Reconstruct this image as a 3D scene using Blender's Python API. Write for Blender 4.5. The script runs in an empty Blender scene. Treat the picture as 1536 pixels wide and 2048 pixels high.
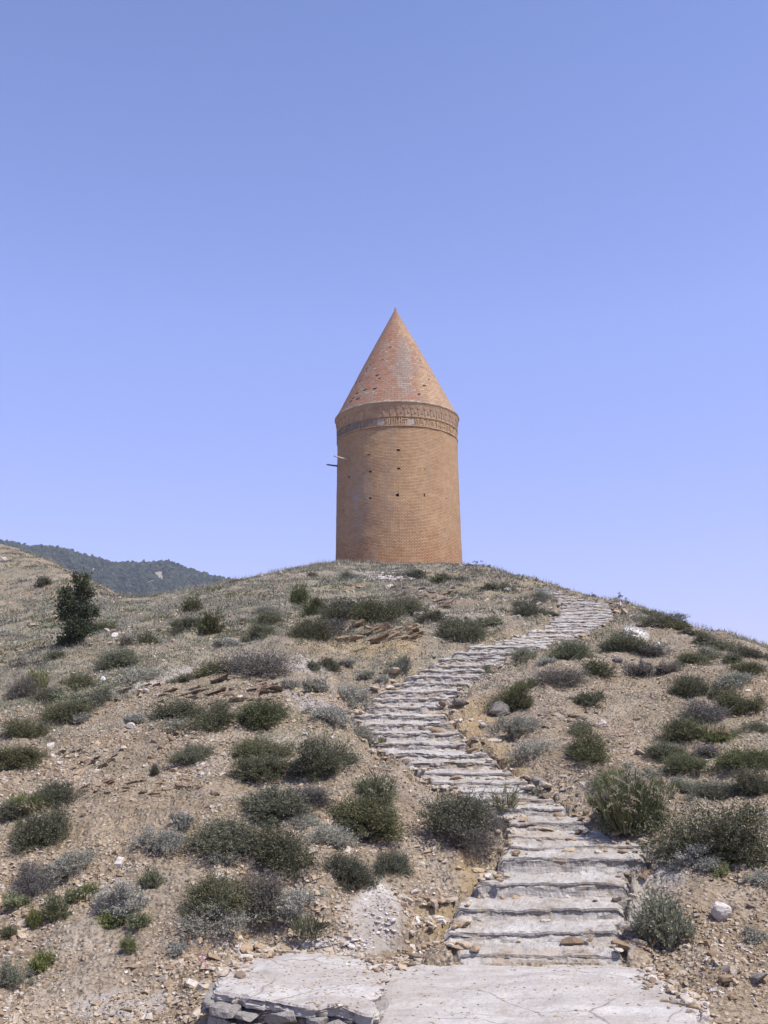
import bpy, math, random
import numpy as np
from mathutils import Vector, Quaternion

# ------------------------------------------------------------------ camera, sky, sun, exposure
SC = bpy.context.scene
COL = SC.collection
R = math.radians
PITCH, F, CX, CY = R(12.7), 2100.0, 768.0, 1024.0          # focal length in pixels of the 1536 x 2048 photograph
cam_d = bpy.data.cameras.new('camera')
cam_d.sensor_fit = 'VERTICAL'; cam_d.sensor_height = 36.0; cam_d.lens = 36.0 * F / 2048.0
cam_d.clip_start = 0.1; cam_d.clip_end = 20000
cam = bpy.data.objects.new('camera', cam_d); COL.objects.link(cam)
cam.rotation_euler = (R(90) + PITCH, 0, 0)
SC.camera = cam

SUN_EL, SUN_AZ = R(60), R(56)      # azimuth: to the right of straight behind the camera
sdir = np.array([math.sin(SUN_AZ) * math.cos(SUN_EL), -math.cos(SUN_AZ) * math.cos(SUN_EL), math.sin(SUN_EL)])
W = bpy.data.worlds.new('World'); SC.world = W; W.use_nodes = True
wn, wl = W.node_tree.nodes, W.node_tree.links
bg = wn['Background']; bg.inputs['Strength'].default_value = 0.15
sky = wn.new('ShaderNodeTexSky'); sky.sky_type = 'NISHITA'; sky.sun_disc = False
sky.sun_elevation = SUN_EL; sky.sun_rotation = math.atan2(sdir[0], sdir[1])
sky.altitude = 1200; sky.air_density = 1.0; sky.dust_density = 0.6; sky.ozone_density = 1.6
tint = wn.new('ShaderNodeMix'); tint.data_type = 'RGBA'; tint.blend_type = 'MULTIPLY'
tint.inputs[0].default_value = 1.0
tint.inputs[7].default_value = (1.28, 1.08, 1.30, 1)
tc_ = wn.new('ShaderNodeTexCoord'); sz_ = wn.new('ShaderNodeSeparateXYZ'); mr_ = wn.new('ShaderNodeMapRange'); grd = wn.new('ShaderNodeMix'); grd.data_type = 'RGBA'; grd.blend_type = 'MULTIPLY'
wl.new(tc_.outputs['Generated'], sz_.inputs[0]); wl.new(sz_.outputs['Z'], mr_.inputs['Value'])     # hazier, less bright air low down
mr_.inputs['From Min'].default_value = 0.0; mr_.inputs['From Max'].default_value = 0.7; rp_ = wn.new('ShaderNodeValToRGB'); wl.new(mr_.outputs[0], rp_.inputs[0])
e_ = rp_.color_ramp.elements; e_.new(0.5)
for k_, (p_, c_) in enumerate([(0.12, (0.625, 0.555, 0.595)), (0.55, (0.84, 0.82, 0.84)), (1.0, (0.655, 0.745, 0.765))]): e_[k_].position = p_; e_[k_].color = (*c_, 1)
grd.inputs[0].default_value = 1.0; wl.new(sky.outputs[0], tint.inputs[6]); wl.new(tint.outputs[2], grd.inputs[6]); wl.new(rp_.outputs[0], grd.inputs[7]); wl.new(grd.outputs[2], bg.inputs['Color'])
sun_d = bpy.data.lights.new('sun', 'SUN'); sun_d.energy = 3.6; sun_d.angle = R(0.53); sun_d.color = (1.0, 0.95, 0.87)
sun = bpy.data.objects.new('sun', sun_d); COL.objects.link(sun)
sun.rotation_euler = (R(90) - SUN_EL, 0, SUN_AZ)
SC.view_settings.view_transform = 'Standard'; SC.view_settings.look = 'None'
SC.view_settings.exposure = 0.70; SC.view_settings.gamma = 1.0; SC.view_settings.use_curve_mapping = False
SC.cycles.max_bounces = 6; SC.cycles.diffuse_bounces = 3; SC.cycles.transmission_bounces = 3
SC.cycles.volume_bounces = 0; SC.cycles.use_denoising = True

# ------------------------------------------------------------------ helpers
cp, sp = math.cos(PITCH), math.sin(PITCH)
def ray(px, py):
    a = (np.asarray(px, float) - CX) / F; b = (CY - np.asarray(py, float)) / F
    return np.stack([a + 0 * b, cp - b * sp, sp + b * cp], -1)
def at(px, py, Y):
    d = ray(px, py); return d * (Y / d[..., 1])[..., None] if np.ndim(d) > 1 else d * (Y / d[1])
def on_plane(px, py, z):
    d = ray(px, py); return d * (z / d[2])

def hsh(ix, iy, seed):
    h = (ix.astype(np.int64) * 374761393 + iy.astype(np.int64) * 668265263 + seed * 1442695041) & 0x7fffffff
    h = ((h ^ (h >> 13)) * 1274126177) & 0x7fffffff
    return (h ^ (h >> 16)) & 0x7fffffff
def gnoise(x, y, seed=0):
    x = np.asarray(x, float); y = np.asarray(y, float)
    ix = np.floor(x); iy = np.floor(y); fx = x - ix; fy = y - iy
    u = fx * fx * fx * (fx * (fx * 6 - 15) + 10); v = fy * fy * fy * (fy * (fy * 6 - 15) + 10)
    def g(dx, dy):
        a = hsh(ix + dx, iy + dy, seed) / 0x7fffffff * 2 * np.pi
        return np.cos(a) * (fx - dx) + np.sin(a) * (fy - dy)
    n0 = g(0, 0) * (1 - u) + g(1, 0) * u; n1 = g(0, 1) * (1 - u) + g(1, 1) * u
    return (n0 * (1 - v) + n1 * v) * 1.5
def fbm(x, y, f, octv=4, seed=0, gain=0.5):
    s = 0; a = 1.0
    for k in range(octv):
        s = s + a * gnoise(np.asarray(x) * f + 17.3 * k, np.asarray(y) * f - 9.1 * k, seed + k); a *= gain; f *= 2.03
    return s

def new_mesh(name, verts, faces, mat=None, smooth=False, uv=None):
    """faces: (n,k) int array, or a list of such arrays"""
    fl = faces if isinstance(faces, list) else [faces]
    fl = [np.asarray(f, np.int32) for f in fl if len(f)]
    me = bpy.data.meshes.new(name); verts = np.asarray(verts, np.float32)
    me.vertices.add(len(verts)); me.vertices.foreach_set('co', verts.ravel())
    loops = np.concatenate([f.ravel() for f in fl]); tot = np.concatenate([np.full(len(f), f.shape[1], np.int32) for f in fl])
    start = np.concatenate([[0], np.cumsum(tot)[:-1]]).astype(np.int32)
    me.loops.add(len(loops)); me.loops.foreach_set('vertex_index', loops)
    me.polygons.add(len(tot)); me.polygons.foreach_set('loop_start', start); me.polygons.foreach_set('loop_total', tot)
    if uv is not None:
        l = me.uv_layers.new(name='UVMap'); l.data.foreach_set('uv', np.asarray(uv, np.float32)[loops].ravel())
    me.update(calc_edges=True); me.validate()
    me.polygons.foreach_set('use_smooth', np.full(len(me.polygons), smooth, bool))
    if mat is not None: me.materials.append(mat)
    return me
def obj(name, me, parent=None):
    o = bpy.data.objects.new(name, me); COL.objects.link(o)
    if parent is not None: o.parent = parent
    return o
def tag(o, label=None, cat=None, group=None, kind=None):
    if label: o['label'] = label
    if cat: o['category'] = cat
    if group: o['group'] = group
    if kind: o['kind'] = kind
    return o
def empty(name, loc):
    o = bpy.data.objects.new(name, None); COL.objects.link(o); o.location = loc; o.empty_display_size = 0.2; return o
def grid_faces(nu, nv, wrap=False):
    i = np.arange(nu if wrap else nu - 1); j = np.arange(nv - 1)
    I, J = np.meshgrid(i, j, indexing='ij'); I2 = (I + 1) % nu
    return np.stack([I * nv + J, I2 * nv + J, I2 * nv + J + 1, I * nv + J + 1], -1).reshape(-1, 4)

# ------------------------------------------------------------------ materials
class NT:
    def __init__(s, name):
        s.m = bpy.data.materials.new(name); s.m.use_nodes = True
        s.n, s.l = s.m.node_tree.nodes, s.m.node_tree.links
        s.b = s.n['Principled BSDF']; s.out = s.n['Material Output']
        s.b.inputs['Roughness'].default_value = 0.9; s.b.inputs['Specular IOR Level'].default_value = 0.2
    def node(s, t, **kw):
        n = s.n.new(t)
        for k, v in kw.items(): setattr(n, k, v)
        return n
    def put(s, sock, v):
        if hasattr(v, 'is_output'): s.l.new(v, sock)
        elif isinstance(v, (tuple, list)) and len(v) == 3 and sock.type == 'RGBA': sock.default_value = (*v, 1)
        else: sock.default_value = v
    def coord(s, kind='Object'): return s.node('ShaderNodeTexCoord').outputs[kind]
    def pos(s): return s.node('ShaderNodeNewGeometry').outputs['Position']
    def noise(s, vec, scale, detail=4, rough=0.55, dist=0.0):
        n = s.node('ShaderNodeTexNoise'); s.put(n.inputs['Vector'], vec)
        n.inputs['Scale'].default_value = scale; n.inputs['Detail'].default_value = detail
        n.inputs['Roughness'].default_value = rough; n.inputs['Distortion'].default_value = dist
        return n.outputs['Fac']
    def vor(s, vec, scale, feature='F1', out='Distance'):
        n = s.node('ShaderNodeTexVoronoi', feature=feature); s.put(n.inputs['Vector'], vec); n.inputs['Scale'].default_value = scale
        return n.outputs[out]
    def ramp(s, fac, stops, interp='LINEAR'):
        n = s.node('ShaderNodeValToRGB'); n.color_ramp.interpolation = interp; s.put(n.inputs[0], fac)
        e = n.color_ramp.elements
        while len(e) < len(stops): e.new(0.5)
        for k, (p, c) in enumerate(stops):
            e[k].position = p; e[k].color = (*c, 1) if isinstance(c, tuple) else (c, c, c, 1)
        return n.outputs[0]
    def mix(s, f, a, b, mode='MIX'):
        n = s.node('ShaderNodeMix', data_type='RGBA', blend_type=mode)
        s.put(n.inputs[0], f); s.put(n.inputs[6], a); s.put(n.inputs[7], b); return n.outputs[2]
    def math(s, op, a, b=0.0, clamp=False):
        n = s.node('ShaderNodeMath', operation=op, use_clamp=clamp); s.put(n.inputs[0], a); s.put(n.inputs[1], b); return n.outputs[0]
    def mapv(s, vec, scale=(1, 1, 1), loc=(0, 0, 0), rot=(0, 0, 0)):
        n = s.node('ShaderNodeMapping'); s.put(n.inputs[0], vec)
        n.inputs['Scale'].default_value = scale; n.inputs['Location'].default_value = loc; n.inputs['Rotation'].default_value = rot
        return n.outputs[0]
    def island(s): return s.node('ShaderNodeNewGeometry').outputs['Random Per Island']
    def rand(s): return s.node('ShaderNodeObjectInfo').outputs['Random']
    def bump(s, h, strength, dist=0.02, prev=None):
        n = s.node('ShaderNodeBump'); s.put(n.inputs['Height'], h)
        n.inputs['Strength'].default_value = strength; n.inputs['Distance'].default_value = dist
        if prev is not None: s.l.new(prev, n.inputs['Normal'])
        return n.outputs[0]
    def done(s, col, normal=None):
        s.put(s.b.inputs['Base Color'], col)
        if normal is not None: s.l.new(normal, s.b.inputs['Normal'])
        return s.m

def m_soil():
    t = NT('soil'); p = t.pos()
    big = t.noise(p, 0.22, 5, 0.6); mid = t.noise(p, 1.7, 5, 0.65); fine = t.noise(p, 22, 4, 0.7)
    c = t.ramp(mid, [(0.3, (0.178, 0.132, 0.086)), (0.48, (0.285, 0.220, 0.150)), (0.66, (0.375, 0.305, 0.222))])
    c = t.mix(t.ramp(big, [(0.47, 0.0), (0.64, 0.75)]), c, (0.30, 0.222, 0.122))
    c = t.mix(t.ramp(t.noise(t.mapv(p, loc=(40, 3, 0)), 0.35, 4), [(0.52, 0.0), (0.68, 0.6)]), c, (0.33, 0.298, 0.258))
    c = t.mix(t.ramp(fine, [(0.36, 0.9), (0.55, 0.0)]), c, (0.105, 0.080, 0.055))
    at_ = lambda nm: t.node('ShaderNodeAttribute', attribute_name=nm).outputs['Fac']
    c = t.mix(t.math('MULTIPLY', at_('grassy'), t.ramp(t.noise(p, 3.1, 5, 0.7), [(0.38, 0.25), (0.6, 0.9)])), c, t.ramp(fine, [(0.3, (0.125, 0.125, 0.085)), (0.6, (0.235, 0.23, 0.155))]))
    c = t.mix(at_('white'), c, t.ramp(t.noise(p, 6, 5, .7), [(0.35, (0.42, 0.37, 0.32)), (0.48, (0.66, 0.62, 0.57)), (0.6, (0.78, 0.75, 0.72))]))
    c = t.mix(at_('pale'), c, t.ramp(mid, [(0.3, (0.30, 0.262, 0.222)), (0.7, (0.41, 0.368, 0.322))]))
    c = t.mix(at_('ochre'), c, t.ramp(mid, [(0.3, (0.25, 0.175, 0.092)), (0.7, (0.36, 0.27, 0.15))]))
    # pebbles too small to be modelled
    vn = t.node('ShaderNodeTexVoronoi', feature='F1'); t.put(vn.inputs['Vector'], p); vn.inputs['Scale'].default_value = 19
    peb = t.ramp(vn.outputs['Color'], [(0.0, (0.23, 0.17, 0.12)), (0.5, (0.39, 0.31, 0.23)), (0.8, (0.47, 0.39, 0.30)), (1.0, (0.56, 0.50, 0.43))])
    msk = t.math('MULTIPLY', t.ramp(vn.outputs['Distance'], [(0.30, 1.0), (0.45, 0.0)]), t.ramp(t.noise(p, 2.4, 3), [(0.42, 0.1), (0.58, 0.9)]))
    c = t.mix(msk, c, peb)
    h = t.math('ADD', t.math('MULTIPLY', t.ramp(vn.outputs['Distance'], [(0.0, 1.0), (0.5, 0.0)]), 0.8), t.math('MULTIPLY', fine, 0.9))
    n = t.bump(h, 0.85, 0.04); n = t.bump(mid, 0.5, 0.2, n)
    return t.done(c, n)

def m_rock(name, cols, scale=6.0, bands=0.0):
    t = NT(name); p = t.pos()
    a = t.noise(p, scale, 6, 0.65); b = t.noise(p, scale * 5, 4, 0.7)
    c = t.ramp(a, [(0.3, cols[0]), (0.5, cols[1]), (0.68, cols[2])])
    c = t.mix(t.ramp(t.island(), [(0, 0.0), (1, 0.55)]), c, cols[3])
    c = t.mix(t.ramp(b, [(0.32, 0.6), (0.5, 0.0)]), c, tuple(x * 0.45 for x in cols[0]))
    n = t.bump(t.math('ADD', a, t.math('MULTIPLY', b, 0.5)), 0.8, 0.05)
    return t.done(c, n)

def m_gravel():
    t = NT('loose_stone'); r = t.island(); p = t.pos()
    c = t.ramp(r, [(0.0, (0.21, 0.145, 0.092)), (0.25, (0.36, 0.262, 0.168)), (0.5, (0.47, 0.365, 0.245)), (0.72, (0.42, 0.355, 0.28)), (0.9, (0.50, 0.43, 0.35)), (1.0, (0.60, 0.55, 0.48))])
    b = t.noise(p, 30, 4, 0.7)
    c = t.mix(t.ramp(b, [(0.35, 0.5), (0.55, 0.0)]), c, (0.17, 0.125, 0.09))
    return t.done(c, t.bump(b, 0.6, 0.02))

def m_step():
    t = NT('weathered_mortar'); g = t.node('ShaderNodeNewGeometry'); p = g.outputs['Position']
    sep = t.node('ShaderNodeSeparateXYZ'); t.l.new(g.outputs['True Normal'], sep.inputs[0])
    a = t.noise(p, 3.0, 6, 0.65); b = t.noise(p, 17, 5, 0.7); w = t.noise(t.mapv(p, (3, 3, 11)), 1.6, 5, 0.7, 0.8)
    pale = t.ramp(a, [(0.3, (0.32, 0.286, 0.248)), (0.5, (0.42, 0.387, 0.345)), (0.7, (0.52, 0.49, 0.448))])
    pale = t.mix(t.ramp(b, [(0.36, 0.65), (0.5, 0.0)]), pale, (0.30, 0.265, 0.235))
    pale = t.mix(t.ramp(t.noise(t.mapv(p, loc=(7, 1, 0)), 1.3, 5, 0.6), [(0.54, 0.0), (0.68, 0.75)]), pale, (0.39, 0.315, 0.235))
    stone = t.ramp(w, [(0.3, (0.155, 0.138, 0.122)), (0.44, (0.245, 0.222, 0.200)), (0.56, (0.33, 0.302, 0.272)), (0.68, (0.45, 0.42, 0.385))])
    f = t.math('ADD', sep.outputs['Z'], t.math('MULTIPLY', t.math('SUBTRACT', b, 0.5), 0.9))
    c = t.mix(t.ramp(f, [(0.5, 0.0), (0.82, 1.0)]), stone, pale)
    c = t.mix(t.ramp(t.noise(t.mapv(p, loc=(2, 5, 9)), 1.9, 6, 0.72), [(0.5, 0.0), (0.64, 0.85)]), c, t.ramp(b, [(0.3, (0.15, 0.112, 0.076)), (0.6, (0.31, 0.245, 0.172))]))
    h = t.math('ADD', t.math('MULTIPLY', w, 0.8), t.math('MULTIPLY', b, 0.5))
    return t.done(c, t.bump(h, 0.85, 0.05))

def m_landing():
    t = NT('pale_concrete'); p = t.pos()
    a = t.noise(p, 1.4, 6, 0.62); b = t.noise(p, 26, 5, 0.7); st = t.noise(t.mapv(p, (0.8, 5, 1)), 1.5, 5, 0.6)
    c = t.ramp(a, [(0.32, (0.375, 0.336, 0.292)), (0.5, (0.468, 0.430, 0.382)), (0.68, (0.545, 0.515, 0.468))])
    c = t.mix(t.ramp(st, [(0.46, 0.0), (0.64, 0.7)]), c, (0.36, 0.315, 0.27))
    c = t.mix(t.ramp(b, [(0.34, 0.6), (0.47, 0.0)]), c, (0.33, 0.29, 0.26))
    c = t.mix(t.ramp(t.vor(p, 9.0), [(0.06, 0.7), (0.13, 0.0)]), c, (0.24, 0.195, 0.165))
    c = t.mix(t.ramp(t.noise(t.mapv(p, loc=(3, 8, 0)), 2.6, 6, 0.7), [(0.52, 0.0), (0.68, 0.7)]), c, (0.33, 0.275, 0.22))
    c = t.mix(t.ramp(t.noise(p, 60, 3, 0.7), [(0.3, 0.45), (0.5, 0.0)]), c, (0.22, 0.19, 0.165))
    crk = t.node('ShaderNodeTexVoronoi', feature='DISTANCE_TO_EDGE'); t.put(crk.inputs['Vector'], t.mix(0.12, p, t.node('ShaderNodeTexNoise').outputs['Color'])); crk.inputs['Scale'].default_value = 1.3
    c = t.mix(t.math('MULTIPLY', t.ramp(crk.outputs['Distance'], [(0.0, 0.8), (0.012, 0.0)]), t.ramp(a, [(0.45, 0.0), (0.55, 1.0)])), c, (0.16, 0.135, 0.115))
    return t.done(c, t.bump(t.math('ADD', a, t.math('MULTIPLY', b, 0.5)), 0.8, 0.04))

def m_brick():
    t = NT('tan_brick'); uv = t.coord('UV'); p = t.coord('Object')
    br = t.node('ShaderNodeTexBrick'); t.put(br.inputs['Vector'], uv)
    br.offset = 0.5; br.inputs['Scale'].default_value = 1.0
    br.inputs['Brick Width'].default_value = 0.20; br.inputs['Row Height'].default_value = 0.092; br.inputs['Mortar Size'].default_value = 0.012
    br.inputs['Mortar Smooth'].default_value = 0.2; br.inputs['Bias'].default_value = 0.0
    t.put(br.inputs['Color1'], (0.45, 0.283, 0.152)); t.put(br.inputs['Color2'], (0.575, 0.375, 0.212)); t.put(br.inputs['Mortar'], (0.17, 0.108, 0.064))
    c = br.outputs['Color']
    n1 = t.noise(p, 0.45, 6, 0.65); n2 = t.noise(t.mapv(p, (1, 1, 3.0)), 0.9, 5, 0.7); n3 = t.noise(p, 7, 4, 0.7)
    c = t.mix(t.ramp(n1, [(0.4, 0.0), (0.66, 0.65)]), c, t.mix(1.0, c, (0.78, 0.76, 0.80), 'MULTIPLY'))
    c = t.mix(t.ramp(n2, [(0.52, 0.0), (0.7, 0.55)]), c, (0.52, 0.345, 0.20))
    c = t.mix(t.ramp(n3, [(0.30, 0.55), (0.46, 0.0)]), c, (0.20, 0.125, 0.08))
    sepb = t.node('ShaderNodeSeparateXYZ'); t.l.new(p, sepb.inputs[0])
    lowb = t.math('MULTIPLY', t.ramp(t.math('DIVIDE', sepb.outputs['Z'], 10.0), [(0.12, 0.8), (0.36, 0.0)]), t.ramp(t.noise(p, 1.1, 5, .7), [(0.4, 0.2), (0.62, 1.0)]))
    c = t.mix(lowb, c, t.mix(1.0, c, (0.88, 0.70, 0.60), 'MULTIPLY'))
    strk = t.noise(t.mapv(p, (2.2, 2.2, 0.25)), 1.0, 5, .7)
    c = t.mix(t.ramp(strk, [(0.53, 0.0), (0.7, 0.5)]), c, (0.30, 0.235, 0.185))
    # patches where the brick face is worn to grey
    sep = t.node('ShaderNodeSeparateXYZ'); t.l.new(p, sep.inputs[0])
    gz = t.math('SUBTRACT', 1.0, t.math('ABSOLUTE', t.math('DIVIDE', t.math('SUBTRACT', sep.outputs['Z'], 5.2), 3.0)), True)
    gx = t.math('SUBTRACT', 1.0, t.math('ABSOLUTE', t.math('DIVIDE', t.math('ADD', sep.outputs['X'], 2.45), 0.9)), True)
    g = t.math('MULTIPLY', t.math('MULTIPLY', gz, gx), t.ramp(t.noise(t.mapv(p, (1, 1, 1.6)), 1.6, 5, 0.7), [(0.44, 0.0), (0.6, 1.4)]))
    c = t.mix(t.math('MULTIPLY', g, 0.75, True), c, (0.36, 0.315, 0.29))
    h = t.math('MULTIPLY', br.outputs['Fac'], -1.0)
    return t.done(c, t.bump(t.math('ADD', h, t.math('MULTIPLY', n3, 0.6)), 0.7, 0.03))

def m_rooftile():
    t = NT('red_roof_brick'); uv = t.coord('UV'); p = t.coord('Object')
    br = t.node('ShaderNodeTexBrick'); t.put(br.inputs['Vector'], uv)
    br.inputs['Scale'].default_value = 1.0; br.inputs['Brick Width'].default_value = 0.30; br.inputs['Row Height'].default_value = 0.16
    br.inputs['Mortar Size'].default_value = 0.016; br.inputs['Bias'].default_value = 0.1
    t.put(br.inputs['Color1'], (0.0, 0.0, 0.0)); t.put(br.inputs['Color2'], (1, 1, 1)); t.put(br.inputs['Mortar'], (0.3, 0.3, 0.3))
    rnd = t.noise(t.mapv(uv, (2.2, 4.5, 1)), 1.0, 3, 0.8)
    mixv = t.math('ADD', t.math('MULTIPLY', br.outputs['Color'], 0.45), t.math('MULTIPLY', rnd, 0.75))
    red = t.ramp(mixv, [(0.25, (0.165, 0.095, 0.064)), (0.46, (0.315, 0.140, 0.085)), (0.60, (0.315, 0.180, 0.118)), (0.78, (0.265, 0.195, 0.145)), (1.0, (0.45, 0.36, 0.28))])
    tan = t.ramp(mixv, [(0.2, (0.23, 0.15, 0.09)), (0.55, (0.355, 0.232, 0.140)), (1.0, (0.45, 0.31, 0.195))])
    grey = t.ramp(mixv, [(0.2, (0.15, 0.12, 0.10)), (0.5, (0.24, 0.19, 0.155)), (0.9, (0.31, 0.25, 0.205))])
    sep = t.node('ShaderNodeSeparateXYZ'); t.l.new(p, sep.inputs[0])
    n = t.noise(p, 0.9, 5, 0.65)
    side = t.math('ADD', t.math('ADD', t.math('MULTIPLY', sep.outputs['X'], 0.5), t.math('MULTIPLY', sep.outputs['Z'], 0.11)), t.math('MULTIPLY', t.math('SUBTRACT', n, 0.5), 2.2))
    c = t.mix(t.ramp(t.math('SUBTRACT', side, 2.05), [(0.0, 0.0), (0.25, 1.0)]), red, tan)
    gx = t.math('SUBTRACT', 1.0, t.math('ABSOLUTE', t.math('DIVIDE', t.math('SUBTRACT', sep.outputs['X'], 0.45), 0.85)), True)
    gz = t.math('SUBTRACT', 1.0, t.math('ABSOLUTE', t.math('DIVIDE', t.math('SUBTRACT', sep.outputs['Z'], 14.0), 3.2)), True)
    g = t.ramp(t.math('MULTIPLY', t.math('MULTIPLY', gx, gz), t.math('MULTIPLY', t.noise(p, 1.7, 5, 0.75), 2.0)), [(0.16, 0.0), (0.42, 0.8)])
    c = t.mix(g, c, grey)
    low = t.ramp(t.math('ADD', sep.outputs['Z'], t.math('MULTIPLY', n, 1.2)), [(0.0, 0.0), (1.0, 1.0)])
    c = t.mix(t.math('MULTIPLY', br.outputs['Fac'], 0.6), c, (0.16, 0.11, 0.085))
    return t.done(c, t.bump(t.math('ADD', t.math('MULTIPLY', br.outputs['Fac'], -1.0), t.math('MULTIPLY', rnd, 0.7)), 0.6, 0.04))

def m_simple(name, lo, hi, scale=4.0, bump=0.4, extra=None):
    t = NT(name); p = t.coord('Object'); a = t.noise(p, scale, 5, 0.65); b = t.noise(p, scale * 7, 4, 0.7)
    c = t.ramp(a, [(0.32, lo), (0.66, hi)])
    if extra: c = t.mix(t.ramp(t.noise(p, scale * 0.6, 4), [(0.5, 0.0), (0.62, 0.8)]), c, extra)
    c = t.mix(t.ramp(b, [(0.34, 0.55), (0.5, 0.0)]), c, tuple(x * 0.5 for x in lo))
    return t.done(c, t.bump(t.math('ADD', a, t.math('MULTIPLY', b, 0.6)), bump, 0.04))

def m_leaf(name, cols, trans=0.18, rough=0.7):
    t = NT(name); r = t.island(); o = t.rand()
    c = t.ramp(r, [(0.0, cols[0]), (0.5, cols[1]), (1.0, cols[2])])
    hs = t.node('ShaderNodeHueSaturation'); t.put(hs.inputs['Color'], c)
    t.put(hs.inputs['Value'], t.math('ADD', 0.85, t.math('MULTIPLY', o, 0.3)))
    t.put(hs.inputs['Saturation'], t.math('ADD', 0.75, t.math('MULTIPLY', t.math('FRACT', t.math('MULTIPLY', o, 7.31)), 0.45)))
    c = hs.outputs[0]; t.b.inputs['Roughness'].default_value = rough
    t.put(t.b.inputs['Base Color'], c)
    tr = t.node('ShaderNodeBsdfTranslucent'); t.put(tr.inputs['Color'], c)
    mx = t.node('ShaderNodeMixShader'); mx.inputs[0].default_value = trans
    t.l.new(t.b.outputs[0], mx.inputs[1]); t.l.new(tr.outputs[0], mx.inputs[2]); t.l.new(mx.outputs[0], t.out.inputs['Surface'])
    return t.m

M = dict(
    soil=m_soil(), gravel=m_gravel(), step=m_step(), landing=m_landing(), brick=m_brick(), rooftile=m_rooftile(),
    ochre_rock=m_rock('ochre_rock', [(0.16, 0.100, 0.058), (0.29, 0.195, 0.112), (0.40, 0.30, 0.195), (0.30, 0.235, 0.165)]),
    red_rock=m_rock('red_brown_rock', [(0.13, 0.088, 0.060), (0.22, 0.156, 0.106), (0.33, 0.252, 0.182), (0.25, 0.208, 0.165)]),
    grey_rock=m_rock('grey_rock', [(0.13, 0.118, 0.105), (0.21, 0.192, 0.172), (0.30, 0.275, 0.25), (0.26, 0.225, 0.185)]),
    pale_rock=m_rock('pale_rock', [(0.40, 0.34, 0.28), (0.52, 0.46, 0.40), (0.66, 0.61, 0.56), (0.60, 0.55, 0.50)]),
    white_rock=m_rock('white_rock', [(0.60, 0.57, 0.54), (0.74, 0.72, 0.69), (0.82, 0.80, 0.78), (0.75, 0.72, 0.70)]),
    masonry=m_rock('masonry_stone', [(0.12, 0.105, 0.092), (0.21, 0.188, 0.165), (0.31, 0.283, 0.25), (0.38, 0.345, 0.305)]),
    lime=m_simple('white_lime', (0.52, 0.46, 0.41), (0.78, 0.75, 0.72), 7, 0.8, (0.42, 0.34, 0.27)),
    cornice=m_simple('cornice_brick', (0.32, 0.21, 0.130), (0.46, 0.31, 0.20), 2.0, 0.5),
    lip=m_simple('eave_stone', (0.34, 0.28, 0.205), (0.48, 0.41, 0.315), 3.0, 0.5),
    frieze=m_simple('carved_brick', (0.42, 0.28, 0.155), (0.56, 0.40, 0.24), 3.0, 0.5),
    greyplaster=m_simple('grey_plaster', (0.22, 0.188, 0.155), (0.34, 0.30, 0.25), 4.0, 0.5, (0.28, 0.20, 0.13)),
    plaster=m_simple('pink_plaster', (0.36, 0.29, 0.24), (0.45, 0.375, 0.315), 4.0, 0.4),
    wood_pale=m_simple('weathered_wood', (0.36, 0.32, 0.28), (0.50, 0.46, 0.41), 5.0, 0.3),
    wood_dark=m_simple('dark_wood', (0.075, 0.06, 0.052), (0.12, 0.10, 0.085), 5.0, 0.3),
    bark=m_simple('twig_bark', (0.085, 0.068, 0.058), (0.15, 0.125, 0.108), 9.0, 0.4),
    twig=m_simple('dry_twig', (0.16, 0.135, 0.12), (0.26, 0.225, 0.20), 9.0, 0.4),
    mountain=m_simple('mountain_soil', (0.22, 0.20, 0.16), (0.34, 0.30, 0.245), 0.02, 0.3),
    forest=m_leaf('far_forest', [(0.012, 0.019, 0.010), (0.021, 0.031, 0.016), (0.042, 0.052, 0.025)], 0.0),
    dark=m_leaf('dark_leaf', [(0.069, 0.068, 0.038), (0.113, 0.113, 0.063), (0.208, 0.202, 0.118)]),
    purple=m_leaf('purple_grey_leaf', [(0.096, 0.082, 0.072), (0.155, 0.138, 0.118), (0.25, 0.228, 0.185)]),
    olive=m_leaf('olive_leaf', [(0.098, 0.101, 0.056), (0.150, 0.154, 0.088), (0.245, 0.240, 0.150)]),
    green=m_leaf('green_leaf', [(0.078, 0.090, 0.038), (0.125, 0.140, 0.056), (0.195, 0.205, 0.092)]),
    yellow=m_leaf('yellow_green_leaf', [(0.135, 0.150, 0.062), (0.215, 0.228, 0.102), (0.31, 0.31, 0.16)], 0.2),
    silver=m_leaf('silver_leaf', [(0.20, 0.192, 0.150), (0.31, 0.298, 0.240), (0.46, 0.445, 0.37)]),
    dry=m_leaf('dry_grass', [(0.26, 0.215, 0.145), (0.36, 0.31, 0.215), (0.46, 0.41, 0.30)], 0.25),
    sage=m_leaf('sage_herb', [(0.160, 0.166, 0.112), (0.235, 0.240, 0.170), (0.34, 0.335, 0.25)], 0.2),
    plume=m_leaf('grass_plume', [(0.36, 0.27, 0.165), (0.46, 0.36, 0.235), (0.56, 0.46, 0.32)], 0.25),
    pink=m_leaf('pink_petal', [(0.45, 0.12, 0.36), (0.55, 0.18, 0.45), (0.60, 0.25, 0.5)], 0.2),
    treeleaf=m_leaf('tree_leaf', [(0.036, 0.045, 0.026), (0.060, 0.072, 0.040), (0.11, 0.122, 0.070)]),
    rust=m_leaf('rusty_leaf', [(0.085, 0.068, 0.042), (0.125, 0.105, 0.062), (0.17, 0.15, 0.09)]),
)

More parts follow.
